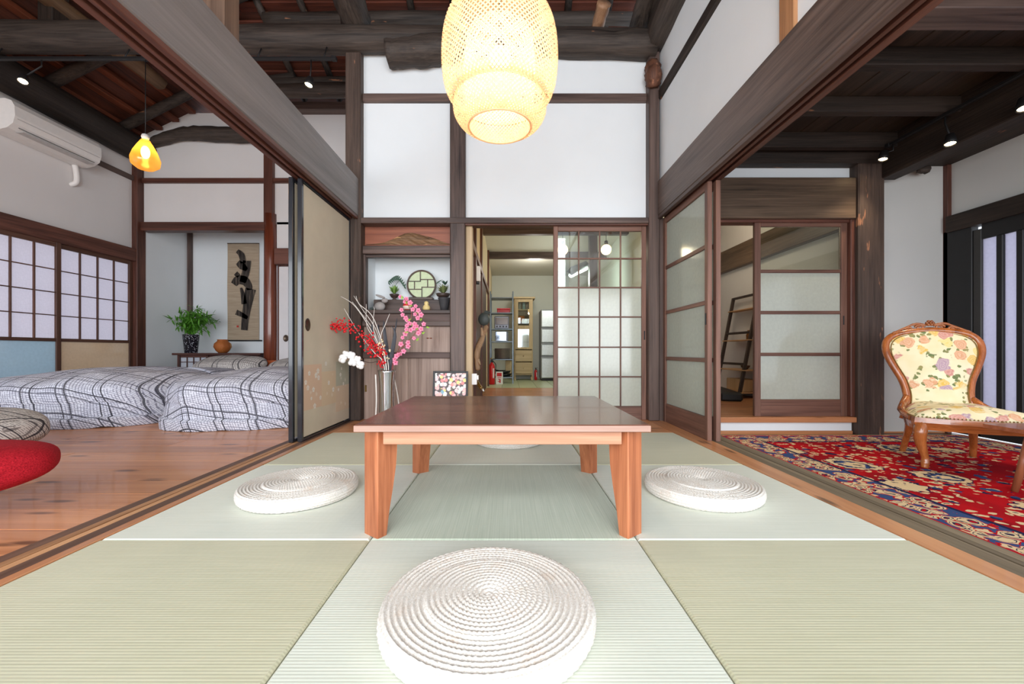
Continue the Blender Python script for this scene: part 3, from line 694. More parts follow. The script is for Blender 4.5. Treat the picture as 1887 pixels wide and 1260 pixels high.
st('wall_bed_side', -1.44, -1.38, 3.76, 5.32, -.06, 3.3, M['plaster_warm'], 'cream wall between bedroom and kitchen passage', 'wall', 0)

# ================================================================ FUSUMA
def fusuma(name, label, W, H, loc, rz, paper, frame, pull, fw=.028):
    o = empty(name, loc, rz, label, 'fusuma door', None, 'structure')
    box('panel', fw, W-fw, -.012, .012, fw, H-fw, paper, o, 0, local=True)
    for a in ((0, fw), (W-fw, W)): box('edge_stile', a[0], a[1], -.016, .016, 0, H, frame, o, .004, local=True)
    for a in ((0, fw*.7), (H-fw*.7, H)): box('edge_rail', fw, W-fw, -.016, .016, a[0], a[1], frame, o, .003, local=True)
    if pull is not None:
        px_, pz, sg = pull
        pm = MB().lathe([(.034, 0), (.036, .004), (.028, .006), (.024, .002), (.0, .002)], 20)
        for v in pm.v: v.y *= 1.25
        pm.xf(Matrix.Translation((px_, sg*.012, pz)) @ Matrix.Rotation(sg*-PI/2, 4, 'X'))
        pm.build('pull', plain('dark_bronze', (92, 78, 66), .35, .8), o, True)
    return o
# beige pair in the bedroom opening; door x runs from the near edge (camera) to the far one
fw_ = .85
f1 = fusuma('door_5', 'beige fusuma with black lacquer edges facing the tatami', fw_, 1.785, (-1.412, 2.745, .002), PI/2, M['fabric_beige'], M['black_lacquer'], (.085, .80, -1))
f2 = fusuma('door_6', 'black edged fusuma in the bedroom side track, behind its twin', fw_, 1.785, (-1.462, 2.725, .002), PI/2, M['fabric_beige'], M['black_lacquer'], None)
# paper patches and blossoms on the beige door (local: x along, -y faces the tatami)
def patchmat(nm, rgb):
    t = NT(nm); v = t.coord(); n = t.voronoi(v, 9); k = t.noise(v, 30, 2)
    mk = t.ramp(t.math('ADD', n, t.math('MULTIPLY', k, .25)), [(.20, (1, 1, 1)), (.30, (0, 0, 0))])
    t.col(t.mix(t.math('MULTIPLY', mk, .55), s2l(rgb), s2l((224, 214, 200)))); return t.done(.85, 0, .2)
for k, (x0, x1, z0, z1, c) in enumerate(((.03, .30, .205, .52, (206, 176, 150)), (.30, .55, .20, .46, (206, 184, 154)), (.55, .82, .33, .53, (176, 174, 154)), (.55, .82, .12, .33, (204, 182, 156)))):
    box('paper_patch', x0, x1, -.0128, -.0118, z0, z1, patchmat('patch_paper_%d' % k, c), f1, 0, local=True)
def petals(mb, c, r, ax='Y', n=5, sg=-1):
    c = Vector(c)
    for i in range(n):
        a = 2*PI*i/n+.3; dx, dz = math.cos(a), math.sin(a)
        p = c+Vector((dx*r*.55, 0, dz*r*.55)); q = [(p.x+r*.42*math.cos(b), p.y, p.z+r*.42*math.sin(b)) for b in [2*PI*j/6 for j in range(6)]]
        mb.add(q, [tuple(range(6))])
fm = MB(); random.seed(5)
for (cx, cz) in ((.06, .40), (.09, .36), (.17, .34), (.21, .44), (.25, .42), (.24, .47), (.14, .28), (.28, .27), (.19, .22), (.42, .37), (.50, .31), (.60, .30), (.64, .42), (.70, .34), (.11, .46), (.37, .52), (.66, .47)):
    petals(fm, (cx, -.0132, cz), random.uniform(.014, .024))
fm.build('blossom_print', plain('faded_print', (222, 216, 204), .8), f1, True)
fusuma('door_7', 'white fusuma with a round pull beside the red alcove post', .90, 1.735, (-3.005, 5.30, 0), 0, M['white_paper'], RED('Z'), (.11, .785, -1), .02)

# ================================================================ LOW TABLE
tb = empty('low_table', (-.02, 1.72, 0), 0, 'low square walnut table in the middle of the tatami', 'table')
TX0, TX1, TY0, TY1, TZ = -.497, .457, 1.303, 2.145, .381
o = MB().box(TX0, TX1, TY0, TY1, TZ-.024, TZ, .004).build('table_top', M['table_top'], tb)
box('top_edge', TX0+.001, TX1-.001, TY0-.0015, TY0+.001, TZ-.022, TZ-.003, M['table_edge'], o, 0)
for (x0, x1, y0, y1, mt) in ((TX0+.085, TX1-.085, TY0+.03, TY0+.055, M['apron']), (TX0+.085, TX1-.085, TY1-.055, TY1-.03, M['apron']),
                             (TX0+.04, TX0+.065, TY0+.085, TY1-.085, TABLEL('Y')), (TX1-.065, TX1-.04, TY0+.085, TY1-.085, TABLEL('Y'))):
    box('apron', x0, x1, y0, y1, TZ-.024-.046, TZ-.024, mt, tb, .002)
def table_leg(sx, sy):
    """a square leg set cornerwise, one edge facing out; the inner face tapers below the apron"""
    m = MB(); zt = TZ-.024; vv = []
    for z, k in ((zt, 1.0), (zt-.075, 1.0), (zt-.13, .95), (zt-.20, .80), (zt-.28, .60), (0, .46)):
        Lx, Ly = -.057, .046; Rx, Ry = .047*k, .068*k
        vv += [(-.003, .004, z), (.003, .004, z), (Rx, Ry, z), (Rx+Lx*.75, Ry+Ly*.75, z), (Lx, Ly, z)]
    n = 6; f = [tuple(range(5)), tuple(range(5*(n-1), 5*n))[::-1]]
    for i in range(n-1):
        for k in range(5): f.append((i*5+k, (i+1)*5+k, (i+1)*5+(k+1) % 5, i*5+(k+1) % 5))
    m.add(vv, f)
    bx = -.431 if sx < 0 else .394; by = 1.333 if sy < 0 else TY1-.03
    m.xf(Matrix.Translation((bx, by, 0)) @ Matrix.Diagonal((1 if sx < 0 else -1, 1 if sy < 0 else -1, 1, 1)))
    return m
for sx in (-1, 1):
    for sy in (-1, 1): table_leg(sx, sy).build('leg', TABLEL('Z'), tb)

# ================================================================ BRAIDED CUSHIONS
def cushion_mesh():
    R, H = .245, .062; nr = 20; seg = 210
    prof = []
    # path over the cushion from the centre along the top, round the edge, to the foot
    path = []
    for i in range(81):
        t = i/80
        if t < .78: r = R*.93*t/.78; z = H*(1-.10*(t/.78)**2)-.006*math.exp(-(t/.10)**2)
        else:
            a = (t-.78)/.22*PI; r = R*.93+R*.07*math.sin(a); z = H*.9*(.5+.5*math.cos(a))
        path.append((r, z, t))
    m = MB(); N = 150; pts = []
    for i in range(N+1):
        t = i/N*80; k = min(int(t), 79); f = t-k
        r = path[k][0]*(1-f)+path[k+1][0]*f; z = path[k][1]*(1-f)+path[k+1][1]*f
        pts.append((r, z))
    vs_, fs = [], []
    Ltot = 0; Ls = [0]
    for i in range(1, N+1): Ltot += math.hypot(pts[i][0]-pts[i-1][0], pts[i][1]-pts[i-1][1]); Ls.append(Ltot)
    rope = .0125
    for i, (r, z) in enumerate(pts):
        a = pts[max(0, i-1)]; b = pts[min(N, i+1)]; tx, tz = b[0]-a[0], b[1]-a[1]; l = math.hypot(tx, tz) or 1; nx, nz = -tz/l, tx/l
        nx, nz = -nx, -nz
        if i < N*.5 and nz < 0: nx, nz = -nx, -nz
        row = int(Ls[i]/rope)
        for k in range(seg):
            th = 2*PI*k/seg
            ph = Ls[i]/rope + th/(2*PI)          # spiral
            prof_h = abs(math.sin(PI*ph))**.7*.0038
            rr = max(r, .004); nb = 2*PI*rr/.011
            tw = .0013*math.sin(nb*th+ (ph % 1)*3.0)*min(1, rr/.03)
            h = prof_h+tw
            x = (r+nx*h)*math.cos(th); y_ = (r+nx*h)*math.sin(th)
            vs_.append((x, y_, max(0, z+nz*h)))
    for i in range(N):
        for k in range(seg):
            k2 = (k+1) % seg; fs.append((i*seg+k, (i+1)*seg+k, (i+1)*seg+k2, i*seg+k2))
    m.add(vs_, fs, True); return m
def cush_mat():
    t = NT('pale_braided_straw'); v = t.coord(); n = t.noise(v, 260, 3); b = t.noise(v, 14, 3)
    c = t.ramp(n, [(.3, s2l((204, 194, 180))), (.7, s2l((238, 235, 229)))])
    c = t.mix(t.ramp(b, [(.60, (0, 0, 0)), (.78, (.35, .35, .35))]), c, s2l((206, 170, 138)))
    t.col(c); t.bump(n, .3, .002); return t.done(.8, 0, .25)
cm = cushion_mesh(); cmat = cush_mat()
c0 = None
for (x, y, rz, sc, label) in ((-.047, .935, .3, 1.0, 'pale braided round cushion at the front, largest in the picture'), (-.905, 1.765, 1.4, .98, 'pale braided round cushion on the bedroom side of the table'),
                          (.845, 1.775, 2.5, .98, 'pale braided round cushion on the rug side of the table'), (-.0, 2.775, 4.0, .98, 'pale braided round cushion half hidden behind the table')):
    if c0 is None: c0 = cm.build('floor_cushion', cmat, None, False, False); o = c0
    else: o = c0.copy(); C.objects.link(o)
    o.location = (x, y, .0005); o.rotation_euler = (0, 0, rz); o.scale = (sc, sc, sc)
    tag(o, label, 'cushion', 'braided cushions round the low table')

# ================================================================ RATTAN PENDANT
lx, ly = -.037, 1.74
lp = empty('rattan_pendant_lamp', (lx, ly, 1.57), 0, 'large tiered rattan pendant lamp glowing above the low table', 'pendant lamp')
def resample(prof, n):
    pp = smooth_path([(r, 0, z) for r, z in prof], 10); d = [0]
    for i in range(1, len(pp)): d.append(d[-1]+(pp[i]-pp[i-1]).length)
    out = []
    for k in range(n+1):
        s = d[-1]*k/n; i = 0
        while i < len(d)-2 and d[i+1] < s: i += 1
        f = (s-d[i])/max(1e-9, d[i+1]-d[i]); q = pp[i].lerp(pp[i+1], f); out.append((q.x, q.z))
    return out, d[-1]
def rattan():
    t = NT('rattan'); c = s2l((250, 224, 186)); n = t.noise(t.coord(), 80, 2)
    cc = t.ramp(n, [(.3, tuple(v*.85 for v in c)), (.7, c)])
    d = t.new('ShaderNodeBsdfDiffuse'); tl = t.new('ShaderNodeBsdfTranslucent'); t.link(cc, d.inputs[0]); t.link(cc, tl.inputs[0])
    m = t.new('ShaderNodeMixShader'); m.inputs[0].default_value = .5; t.link(d.outputs[0], m.inputs[1]); t.link(tl.outputs[0], m.inputs[2])
    t.link(m.outputs[0], t.out.inputs[0]); return t.m
M['rattan'] = rattan()
def lattice(name, prof, N, wd, nseg=30):
    pr, ln = resample(prof, nseg); m = MB()
    rm = sum(r for r, z in pr)/len(pr); twist = ln/rm*.9
    for s in (1, -1):
        for k in range(N):
            th0 = 2*PI*k/N; vs_, fs = [], []
            for i, (r, z) in enumerate(pr):
                th = th0+s*twist*i/nseg; hw = wd/2/max(r, .02); rr = r+s*.0012
                for sg in (-1, 1):
                    vs_.append((lx+rr*math.cos(th+sg*hw), ly+rr*math.sin(th+sg*hw), z))
            for i in range(nseg): fs.append((2*i, 2*i+1, 2*i+3, 2*i+2))
            m.add(vs_, fs, True)
    o = m.build(name, M['rattan'], lp); o['kind'] = 'stuff'; return o
lattice('outer_shade', [(.172, 2.075), (.212, 2.035), (.238, 1.965), (.2465, 1.87), (.241, 1.78), (.222, 1.715), (.188, 1.690)], 78, .0080)
lattice('lower_shade', [(.186, 1.712), (.197, 1.672), (.194, 1.63), (.168, 1.592), (.133, 1.575)], 70, .0080, 20)
lattice('upper_shade', [(.172, 2.075), (.186, 2.115), (.182, 2.16), (.150, 2.21), (.09, 2.235), (.03, 2.24)], 84, .0085, 20)
lattice('inner_shade', [(.130, 1.575), (.142, 1.65), (.150, 1.74), (.150, 1.86), (.138, 1.96)], 54, .0050, 24)
for r, z in ((.188, 1.690), (.133, 1.575), (.172, 2.075)):
    MB().tube([(lx+r*math.cos(a), ly+r*math.sin(a), z) for a in [2*PI*k/48 for k in range(49)]], .0045, 6, False).build('rim', M['rattan'], lp)
MB().ball((lx, ly, 1.87), .045, 16, 10).build('bulb', emit('warm_bulb', (255, 238, 212), 45), lp)
MB().lathe([(.02, 0), (.022, .06), (.012, .08)], 12, (lx, ly, 1.91)).build('socket', M['black'], lp)
MB().tube([(lx, ly, 1.98), (lx, ly, 5.40)], .004, 6).build('cord', M['black'], lp)
def point(name, loc, e, col, r=.04, parent=None):
    l = bpy.data.lights.new(name, 'POINT'); l.energy = e; l.color = col; l.shadow_soft_size = r
    o = bpy.data.objects.new(name, l); C.objects.link(o); o.location = loc
    if parent: o.parent = parent; o.matrix_parent_inverse = mw(parent).inverted()
    return o
WARM = (1.0, .88, .72)
point('rattan_lamp_light', (lx, ly, 1.80), 7, WARM, .05, lp)

# ================================================================ RUG
def rug_mat():
    t = NT('persian_rug'); v = t.coord(); x, y, z = t.sep(v)
    wob = t.noise(v, 9, 2, .5, 0, 'Color'); vv = t.new('ShaderNodeVectorMath', operation='MULTIPLY_ADD')
    t.link(wob, vv.inputs[0]); vv.inputs[1].default_value = (.10, .10, 0); t.link(v, vv.inputs[2]); vw = vv.outputs[0]
    RED_, NAVY, CREAM, BLUE, DRED = s2l((186, 12, 26)), s2l((34, 36, 72)), s2l((226, 200, 158)), s2l((58, 80, 126)), s2l((136, 8, 24))
    base = t.mix(t.ramp(t.noise(v, 3.2, 2), [(.45, (0, 0, 0)), (.60, (.7, .7, .7))]), RED_, DRED)
    # large rosettes: ringed petalled cells
    d1 = t.voronoi(vw, 2.6, rnd=.7); petal = t.noise(vw, 26, 2)
    dd = t.math('ADD', d1, t.math('MULTIPLY', t.math('SUBTRACT', petal, .5), .22))
    bigc = t.ramp(dd, [(0, RED_), (.05, NAVY), (.10, CREAM), (.17, BLUE), (.21, NAVY), (.24, CREAM), (.33, NAVY)], 'CONSTANT')
    c = t.mix(t.math('LESS_THAN', dd, .36), base, bigc)
    # leaf and blossom clusters between them
    clus = t.ramp(t.noise(v, 5.5, 2), [(.40, (0, 0, 0)), (.44, (1, 1, 1))])
    e2 = t.math('ADD', t.voronoi(vw, 19), t.math('MULTIPLY', t.noise(v, 60, 1), .25))
    out_ = t.math('GREATER_THAN', dd, .37)
    c = t.mix(t.math('MULTIPLY', t.math('MULTIPLY', t.math('LESS_THAN', e2, .48), clus), out_), c, CREAM)
    c = t.mix(t.math('MULTIPLY', t.math('LESS_THAN', e2, .25), out_), c, NAVY)
    e3 = t.math('ADD', t.voronoi(t.mapping(vw, (1, 1, 1), (3.3, 1.7, 0)), 9), t.math('MULTIPLY', t.noise(v, 40, 1), .25))
    c = t.mix(t.math('MULTIPLY', t.math('LESS_THAN', e3, .36), out_), c, t.mix(t.ramp(t.noise(v, 6, 1), [(.48, (0, 0, 0)), (.52, (1, 1, 1))]), NAVY, BLUE))
    # border
    edge = t.math('MINIMUM', t.math('SUBTRACT', RX/2, t.math('ABSOLUTE', x)), t.math('SUBTRACT', RY/2, t.math('ABSOLUTE', y)))
    bv = t.voronoi(vw, 15); bn = t.noise(vw, 26, 2)
    bc = t.ramp(t.math('ADD', bv, t.math('MULTIPLY', bn, .5)), [(.26, RED_), (.40, NAVY), (.50, CREAM), (.64, NAVY), (.69, CREAM), (.80, RED_), (.88, BLUE)], 'CONSTANT')
    c = t.mix(t.math('LESS_THAN', edge, .27), c, bc)
    line = t.math('LESS_THAN', t.math('ABSOLUTE', t.math('SUBTRACT', edge, .27)), .012)
    c = t.mix(line, c, NAVY)
    c = t.mix(t.math('LESS_THAN', t.math('ABSOLUTE', t.math('SUBTRACT', edge, .045)), .012), c, RED_)
    c = t.mix(t.math('LESS_THAN', edge, .018), c, CREAM)
    t.col(c); t.bump(t.noise(v, 400, 1), .4, .003)
    return t.done(.95, 0, .1)
RX, RY = 2.17, 2.60
rg = MB().box(1.79, 1.79+RX, .95, .95+RY, FZ+.0005, FZ+.011, .003).build('rug', rug_mat())
tag(rg, 'red navy and cream patterned rug under the carved chair', 'rug')

# ================================================================ CARVED CHAIR
RZ_ = FZ+.011
ch = empty('carved_chair', (2.945, 2.68, RZ_), math.radians(-25.5), 'carved wooden chair with floral upholstery on the rug', 'chair')
CW = wood('mahogany', (116, 56, 22), (190, 112, 58), 'Z', .22, 1.6, 0, .5, .4, .1)
CWX = wood('mahogany', (116, 56, 22), (190, 112, 58), 'X', .22, 1.6, 0, .5, .4, .1)
def floral():
    t = NT('floral_tapestry'); v = t.coord()
    wob = t.noise(v, 16, 2, .5, 0, 'Color'); q = t.new('ShaderNodeVectorMath', operation='MULTIPLY_ADD'); t.link(wob, q.inputs[0]); q.inputs[1].default_value = (.05, .05, .05); t.link(v, q.inputs[2]); vw = q.outputs[0]
    c = t.ramp(t.noise(v, 8, 2), [(.3, s2l((236, 222, 178))), (.7, s2l((246, 236, 206)))])
    ln = t.new('ShaderNodeVectorMath', operation='LENGTH'); t.link(v, ln.inputs[0])
    rbias = t.math('SUBTRACT', t.ramp(ln.outputs['Value'], [(.10, (.36, .36, .36)), (.15, (.12, .12, .12)), (.19, (.12, .12, .12)), (.24, (.30, .30, .30))]), .2)
    msk = t.math('ADD', t.noise(v, 6.5, 1), rbias)
    lf = t.voronoi(t.mapping(vw, (1, 1, 1), (.31, .17, .5)), 30); 
    lfm = t.math('MULTIPLY', t.ramp(lf, [(.34, (1, 1, 1)), (.40, (0, 0, 0))]), t.ramp(msk, [(.44, (0, 0, 0)), (.47, (1, 1, 1))]))
    lfc = t.ramp(t.noise(v, 20, 1), [(.4, s2l((112, 128, 84))), (.6, s2l((158, 150, 98)))])
    c = t.mix(lfm, c, lfc)
    fl_ = t.new('ShaderNodeTexVoronoi'); t.link(vw, fl_.inputs['Vector']); fl_.inputs['Scale'].default_value = 11
    dist, cc = fl_.outputs['Distance'], fl_.outputs['Color']
    hue = t.sep(cc)[0]
    fc = t.ramp(hue, [(.0, s2l((206, 138, 128))), (.28, s2l((228, 188, 88))), (.52, s2l((178, 146, 166))), (.72, s2l((222, 162, 120))), (.88, s2l((236, 214, 130)))], 'CONSTANT')
    shade = t.math('FRACT', t.math('MULTIPLY', t.math('ADD', dist, t.math('MULTIPLY', t.noise(v, 40, 1), .15)), 7))
    fc = t.mix(t.math('MULTIPLY', shade, .35), fc, s2l((250, 236, 214)))
    fm_ = t.math('MULTIPLY', t.ramp(t.math('ADD', dist, t.math('MULTIPLY', t.noise(v, 45, 2), .22)), [(.50, (1, 1, 1)), (.56, (0, 0, 0))]), t.ramp(t.math('ADD', t.noise(t.mapping(v, (1, 1, 1), (2, 3, 1)), 5, 1), rbias), [(.45, (0, 0, 0)), (.49, (1, 1, 1))]))
    c = t.mix(fm_, c, fc); t.col(c); t.bump(t.noise(v, 500, 1), .3, .002); return t.done(.8, 0, .2)
M['floral'] = floral()
# seat frame and cushion. local: front = -y, x to the viewer's right; z=0 on the rug
def seat_half(v):       # half width along the depth, v: 0 back .. 1 front
    return .185+.105*math.sin(min(1, v*1.05)*PI/2)
def seat_pt(u, v, z):
    y_ = .20-.47*v; hw = seat_half(v); x_ = (u*2-1)*hw
    y_ -= .05*(1-(u*2-1)**2)*v
    return x_, y_, z
SH = .285
def seat_top(u, v):
    x_, y_, _ = seat_pt(u, v, 0); e = min(u, 1-u, v*1.2, 1-v)
    return (x_, y_, SH+.028+.075*(1-math.exp(-e*9))+.006*math.sin(u*9)*math.sin(v*7))
m = MB().grid(seat_top, 24, 24)
m.build('seat', M['floral'], ch, True)
ring = [seat_pt(u, 0, 0) for u in [i/8 for i in range(9)]] + [seat_pt(1, v, 0) for v in [i/10 for i in range(1, 11)]] + [seat_pt(1-u, 1, 0) for u in [i/12 for i in range(1, 13)]] + [seat_pt(0, 1-v, 0) for v in [i/10 for i in range(1, 10)]]
n = len(ring); m = MB(); vs_ = []
for z, k in ((SH-.045, 1.0), (SH+.0, 1.035), (SH+.03, 1.02), (SH+.03, .9), (SH-.045, .9)):
    vs_ += [(p[0]*k, (p[1]+.05)*k-.05, z) for p in ring]
m.add(vs_, [(i*n+j, i*n+(j+1) % n, ((i+1) % 5)*n+(j+1) % n, ((i+1) % 5)*n+j) for i in range(5) for j in range(n)], False)
m.build('seat_frame', CWX, ch, True)
m = MB()
for j in range(n*3):
    k = j/3; a = ring[int(k) % n]; b = ring[(int(k)+1) % n]; f = k-int(k)
    m.ball(((a[0]+(b[0]-a[0])*f)*1.03, (a[1]+(b[1]-a[1])*f+.05)*1.03-.05, SH+.036), .0048, 5, 3)
m.build('nail_heads', M['brass'], ch, True)['kind'] = 'stuff'
# legs
def cab(pts, rs): return MB().tube(smooth_path(pts, 6), [rs[min(len(rs)-1, int(i/6))]+(rs[min(len(rs)-1, int(i/6)+1)]-rs[min(len(rs)-1, int(i/6))])*((i % 6)/6) for i in range((len(pts)-1)*6+1)], 10)
for s in (-1, 1):
    cab([(s*.255, -.255, SH), (s*.272, -.275, SH-.06), (s*.268, -.272, SH-.13), (s*.245, -.262, .07), (s*.245, -.265, .03), (s*.25, -.272, 0)], [.032, .036, .028, .019, .022, .017]).build('front_leg', CW, ch, True)
    cab([(s*.165, .175, SH), (s*.165, .185, SH-.1), (s*.175, .205, .1), (s*.185, .235, 0)], [.026, .024, .02, .018]).build('rear_leg', CW, ch, True)
# back: balloon outline; tilt backwards with height
OUT = [(.20, .245), (.178, .325), (.165, .41), (.182, .52), (.228, .635), (.255, .725), (.248, .80), (.198, .850), (.10, .875), (.0, .884)]
tilt = lambda z: .175+max(0, z-.25)*.26
side = smooth_path([(x_, 0, z) for x_, z in OUT], 5)
def bw(z):
    for i in range(len(side)-1):
        a, b = side[i], side[i+1]
        if a.z <= z <= b.z and b.z > a.z: return a.x+(b.x-a.x)*(z-a.z)/(b.z-a.z)
    return side[0].x if z < side[0].z else 0
zs_ = [.26+(.880-.26)*i/26 for i in range(27)]
def back_f(u, v):
    z = .26+(.878-.26)*v; hw = bw(z)*.93; x_ = (u*2-1)*hw; e = 1-(u*2-1)**2; e2 = math.sin(PI*min(1, v*.96+.02))
    return (x_, tilt(z)-.012-.032*e*max(0, e2)**.5, z)
m = MB().grid(back_f, 20, 26); m.build('backrest', M['floral'], ch, True)
m = MB().grid(lambda u, v: ((u*2-1)*bw(.26+.618*v)*.95, tilt(.26+.618*v)+.016, .26+.618*v), 10, 26, True, True); m.build('back_panel', M['floral'], ch, True)
loop = [Vector((p.x, tilt(p.z), p.z)) for p in side]
full = [Vector((-p.x, p.y, p.z)) for p in loop][:-1]; full = loop + full[::-1]
m = MB().tube(full, .024, 10); m.build('back_frame', CW, ch, True)
m = MB()
for i in range(len(full)-1):
    for f in (0, .25, .5, .75):
        p = full[i].lerp(full[i+1], f); q = Vector((p.x*.90, p.y-.021, .56+(p.z-.56)*.945)); m.ball(q, .0042, 5, 3)
m.build('nail_heads', M['brass'], ch, True)['kind'] = 'stuff'
for s in (-1, 1):      # sweeping side rails from the waist to the seat front
    pts = [(s*.170, tilt(.40)-.005, .40), (s*.215, .14, .345), (s*.262, .02, .328), (s*.286, -.10, .315), (s*.282, -.20, .30)]
    MB().tube(smooth_path(pts, 6), [.022]*13+[.019]*12, 10).build('side_rail', CW, ch, True)
# carved crest
cr_ = []
m = MB()
for s in (-1, 1):
    for (cx, cz, r0, turns) in ((.055, .906, .026, 1.4), (.118, .892, .024, 1.4), (.190, .862, .018, 1.2)):
        pts = []
        for i in range(22):
            a = 2*PI*turns*i/21; r = r0*(1-.8*i/21); pts.append((s*(cx+r*math.cos(a)), tilt(cz)-.012, cz+r*math.sin(a)*.75))
        m.tube(pts, [.0085-.004*i/21 for i in range(22)], 6)
    m.tube(smooth_path([(s*.02, tilt(.91)-.01, .919), (s*.075, tilt(.90)-.01, .932), (s*.13, tilt(.89)-.01, .909), (s*.215, tilt(.85)-.01, .862)], 5), [.010]*8+[.007]*8, 6)
for i in range(6):
    a = 2*PI*i/6; m.ball((.017*math.cos(a), tilt(.91)-.018, .936+.013*math.sin(a)), .011, 7, 5)
m.ball((0, tilt(.91)-.026, .936), .009, 7, 5)
m.build('carved_crest', CWX, ch, True)

# ================================================================ COFFEE TABLE at the picture edge
ct = empty('coffee_table', (2.985, 2.015, RZ_), math.radians(0), 'small brown wooden table with splayed legs beside the carved chair', 'table')
CT = lambda ax: wood('teak', (112, 58, 34), (176, 108, 74), ax, .3, 1, 0, .5, .2)
m = MB().prism([(-.40, -.20), (-.36, -.22), (.36, -.22), (.40, -.20), (.40, .20), (.36, .22), (-.36, .22), (-.40, .20)], 'Z', .315, .335); m.build('table_top', CT('X'), ct, True)
for sx in (-1, 1):
    for sy in (-1, 1): MB().tube([(sx*.29, sy*.075, .315), (sx*.352, sy*.10, 0)], [.023, .014], 10).build('leg', CT('Z'), ct, True)

# ================================================================ BED: two futons with duvets
def plaid(name, base, mid, line, brown=0.0):
    t = NT(name); v = t.coord(); wob = t.noise(v, 3.0, 2, .5, 0, 'Color')
    q = t.new('ShaderNodeVectorMath', operation='MULTIPLY_ADD'); t.link(wob, q.inputs[0]); q.inputs[1].default_value = (.045, .045, .045); t.link(v, q.inputs[2])
    x, y, z = t.sep(q.outputs[0]); a = t.math('ADD', x, t.math('MULTIPLY', z, .35)); b = t.math('ADD', y, z)
    def lines(c, per, w_, off=0.0):
        f = t.math('FRACT', t.math('ADD', t.math('DIVIDE', c, per), 50+off)); return t.math('LESS_THAN', f, w_)
    cc = t.mix(t.noise(v, 5, 2), s2l(base), s2l(mid))
    n1 = t.noise(t.mapping(v, (3, 60, 60)), 1, 2); n2 = t.noise(t.mapping(v, (60, 3, 60)), 1, 2)
    fine = t.math('MAXIMUM', t.math('MULTIPLY', lines(a, .019, .28), t.math('GREATER_THAN', n2, .42)), t.math('MULTIPLY', lines(b, .017, .30), t.math('GREATER_THAN', n1, .42)))
    cc = t.mix(t.math('MULTIPLY', fine, .72), cc, s2l(line))
    bold = t.math('MAXIMUM', t.math('MAXIMUM', lines(a, .235, .045), lines(a, .235, .035, .22)), t.math('MAXIMUM', lines(b, .21, .05), lines(b, .21, .035, .25)))
    cc = t.mix(t.math('MULTIPLY', bold, .85), cc, s2l((36, 34, 44)))
    t.col(cc); t.bump(t.noise(v, 60, 3), .15, .004); return t.done(.9, 0, .15)
M['plaid'] = plaid('plaid_duvet', (204, 206, 222), (226, 226, 232), (84, 84, 108))
M['plaid_pillow'] = plaid('plaid_pillow', (206, 200, 194), (226, 220, 214), (78, 66, 66))
def puff(hx, hy, hz, p=3.2, nu=44, bot=-.98, amp=.02, seed=0, wr=6.0, skirt=0):
    """a soft rounded slab, with folds; origin at its middle"""
    rnd = random.Random(seed); ph = [rnd.uniform(0, 6.28) for _ in range(12)]
    bm = bmesh.new(); bmesh.ops.create_cube(bm, size=2); bmesh.ops.subdivide_edges(bm, edges=bm.edges[:], cuts=nu, use_grid_fill=True)
    out = []
    for v in bm.verts:
        c = v.co; nrm = (abs(c.x)**p+abs(c.y)**p+abs(c.z)**p)**(1/p); q = c/nrm
        if skirt and c.z < 0 and max(abs(c.x), abs(c.y)) > .999:
            n2 = (abs(c.x)**p+abs(c.y)**p)**(1/p); q = Vector((c.x/n2, c.y/n2, c.z))*1.0; q.x *= 1+.02*math.sin(c.z*4+c.x*9); q.y *= 1+.02*math.sin(c.z*3+c.y*9)
        w1 = math.sin(q.x*hx*wr+ph[0]+1.3*math.sin(q.y*hy*3+ph[1]))*math.sin(q.y*hy*wr*.8+ph[2]+q.z)
        w2 = math.sin(q.x*hx*wr*2.6+q.z*2+ph[3]+math.sin(q.y*4*hy))*(1-max(0, q.z)**2)
        w3 = math.sin((q.x*hx-q.y*hy)*wr*1.5+ph[4])
        k = amp*(.6*w1+.8*w2+.3*w3)
        s = Vector((q.x*hx, q.y*hy, q.z*hz)); nn = Vector((q.x/hx, q.y/hy, q.z/hz)).normalized()
        s += nn*k
        s.z = max(s.z, bot*hz); out.append(s)
    bm.verts.index_update(); m = MB(); m.add(out, [tuple(v.index for v in f.verts) for f in bm.faces], True); bm.free(); return m
BED = ((-3.71, 'bedroom futon under the plaid duvet nearest the paper doors', 'blue grey plaid duvet nearest the paper doors', .77, 3), (-2.235, 'bedroom futon under the plaid duvet beside the fusuma', 'blue grey plaid duvet beside the black edged fusuma', .705, 9))
for (cx, l1, l2, hx, sd) in BED:
    dv = puff(hx, 1.02, .215, 3.4, 46, -.95, .018, sd, 7.0, 1)
    for v in dv.v:
        if v.y < 0: v.y -= .06*math.sin(v.x*3+sd)
        # flare at the foot towards the floor
        if v.z < -.12: v.x *= 1.02; v.y -= .03*(1 if v.y < 0 else 0)
        if v.z > 0: v.z *= (1+.16*math.cos(v.x/hx*1.4))*(1-.13*max(0, v.y))
        v.z = max(v.z, -.204)
    dv.xf(Matrix.Translation((cx, 4.22, .205)))
    tag(dv.build('duvet', M['plaid']), l2, 'duvet', 'plaid duvets on the futons')
for (x, y_, hx, hy, hz, rz, z, lb) in ((-3.40, 4.98, .40, .22, .10, .06, .445, 'plump plaid pillow in front of the low lattice cabinet'), (-2.55, 4.98, .36, .22, .085, -.05, .435, 'plaid pillow half hidden by the black edged fusuma')):
    pm = puff(hx, hy, hz, 2.6, 16, -.9, .008, int(x*10), 9)
    pm.xf(Matrix.Translation((x, y_, z)) @ Matrix.Rotation(rz, 4, 'Z') @ Matrix.Rotation(.28, 4, 'X'))
    tag(pm.build('pillow', M['plaid_pillow']), lb, 'pillow', 'plaid pillows')
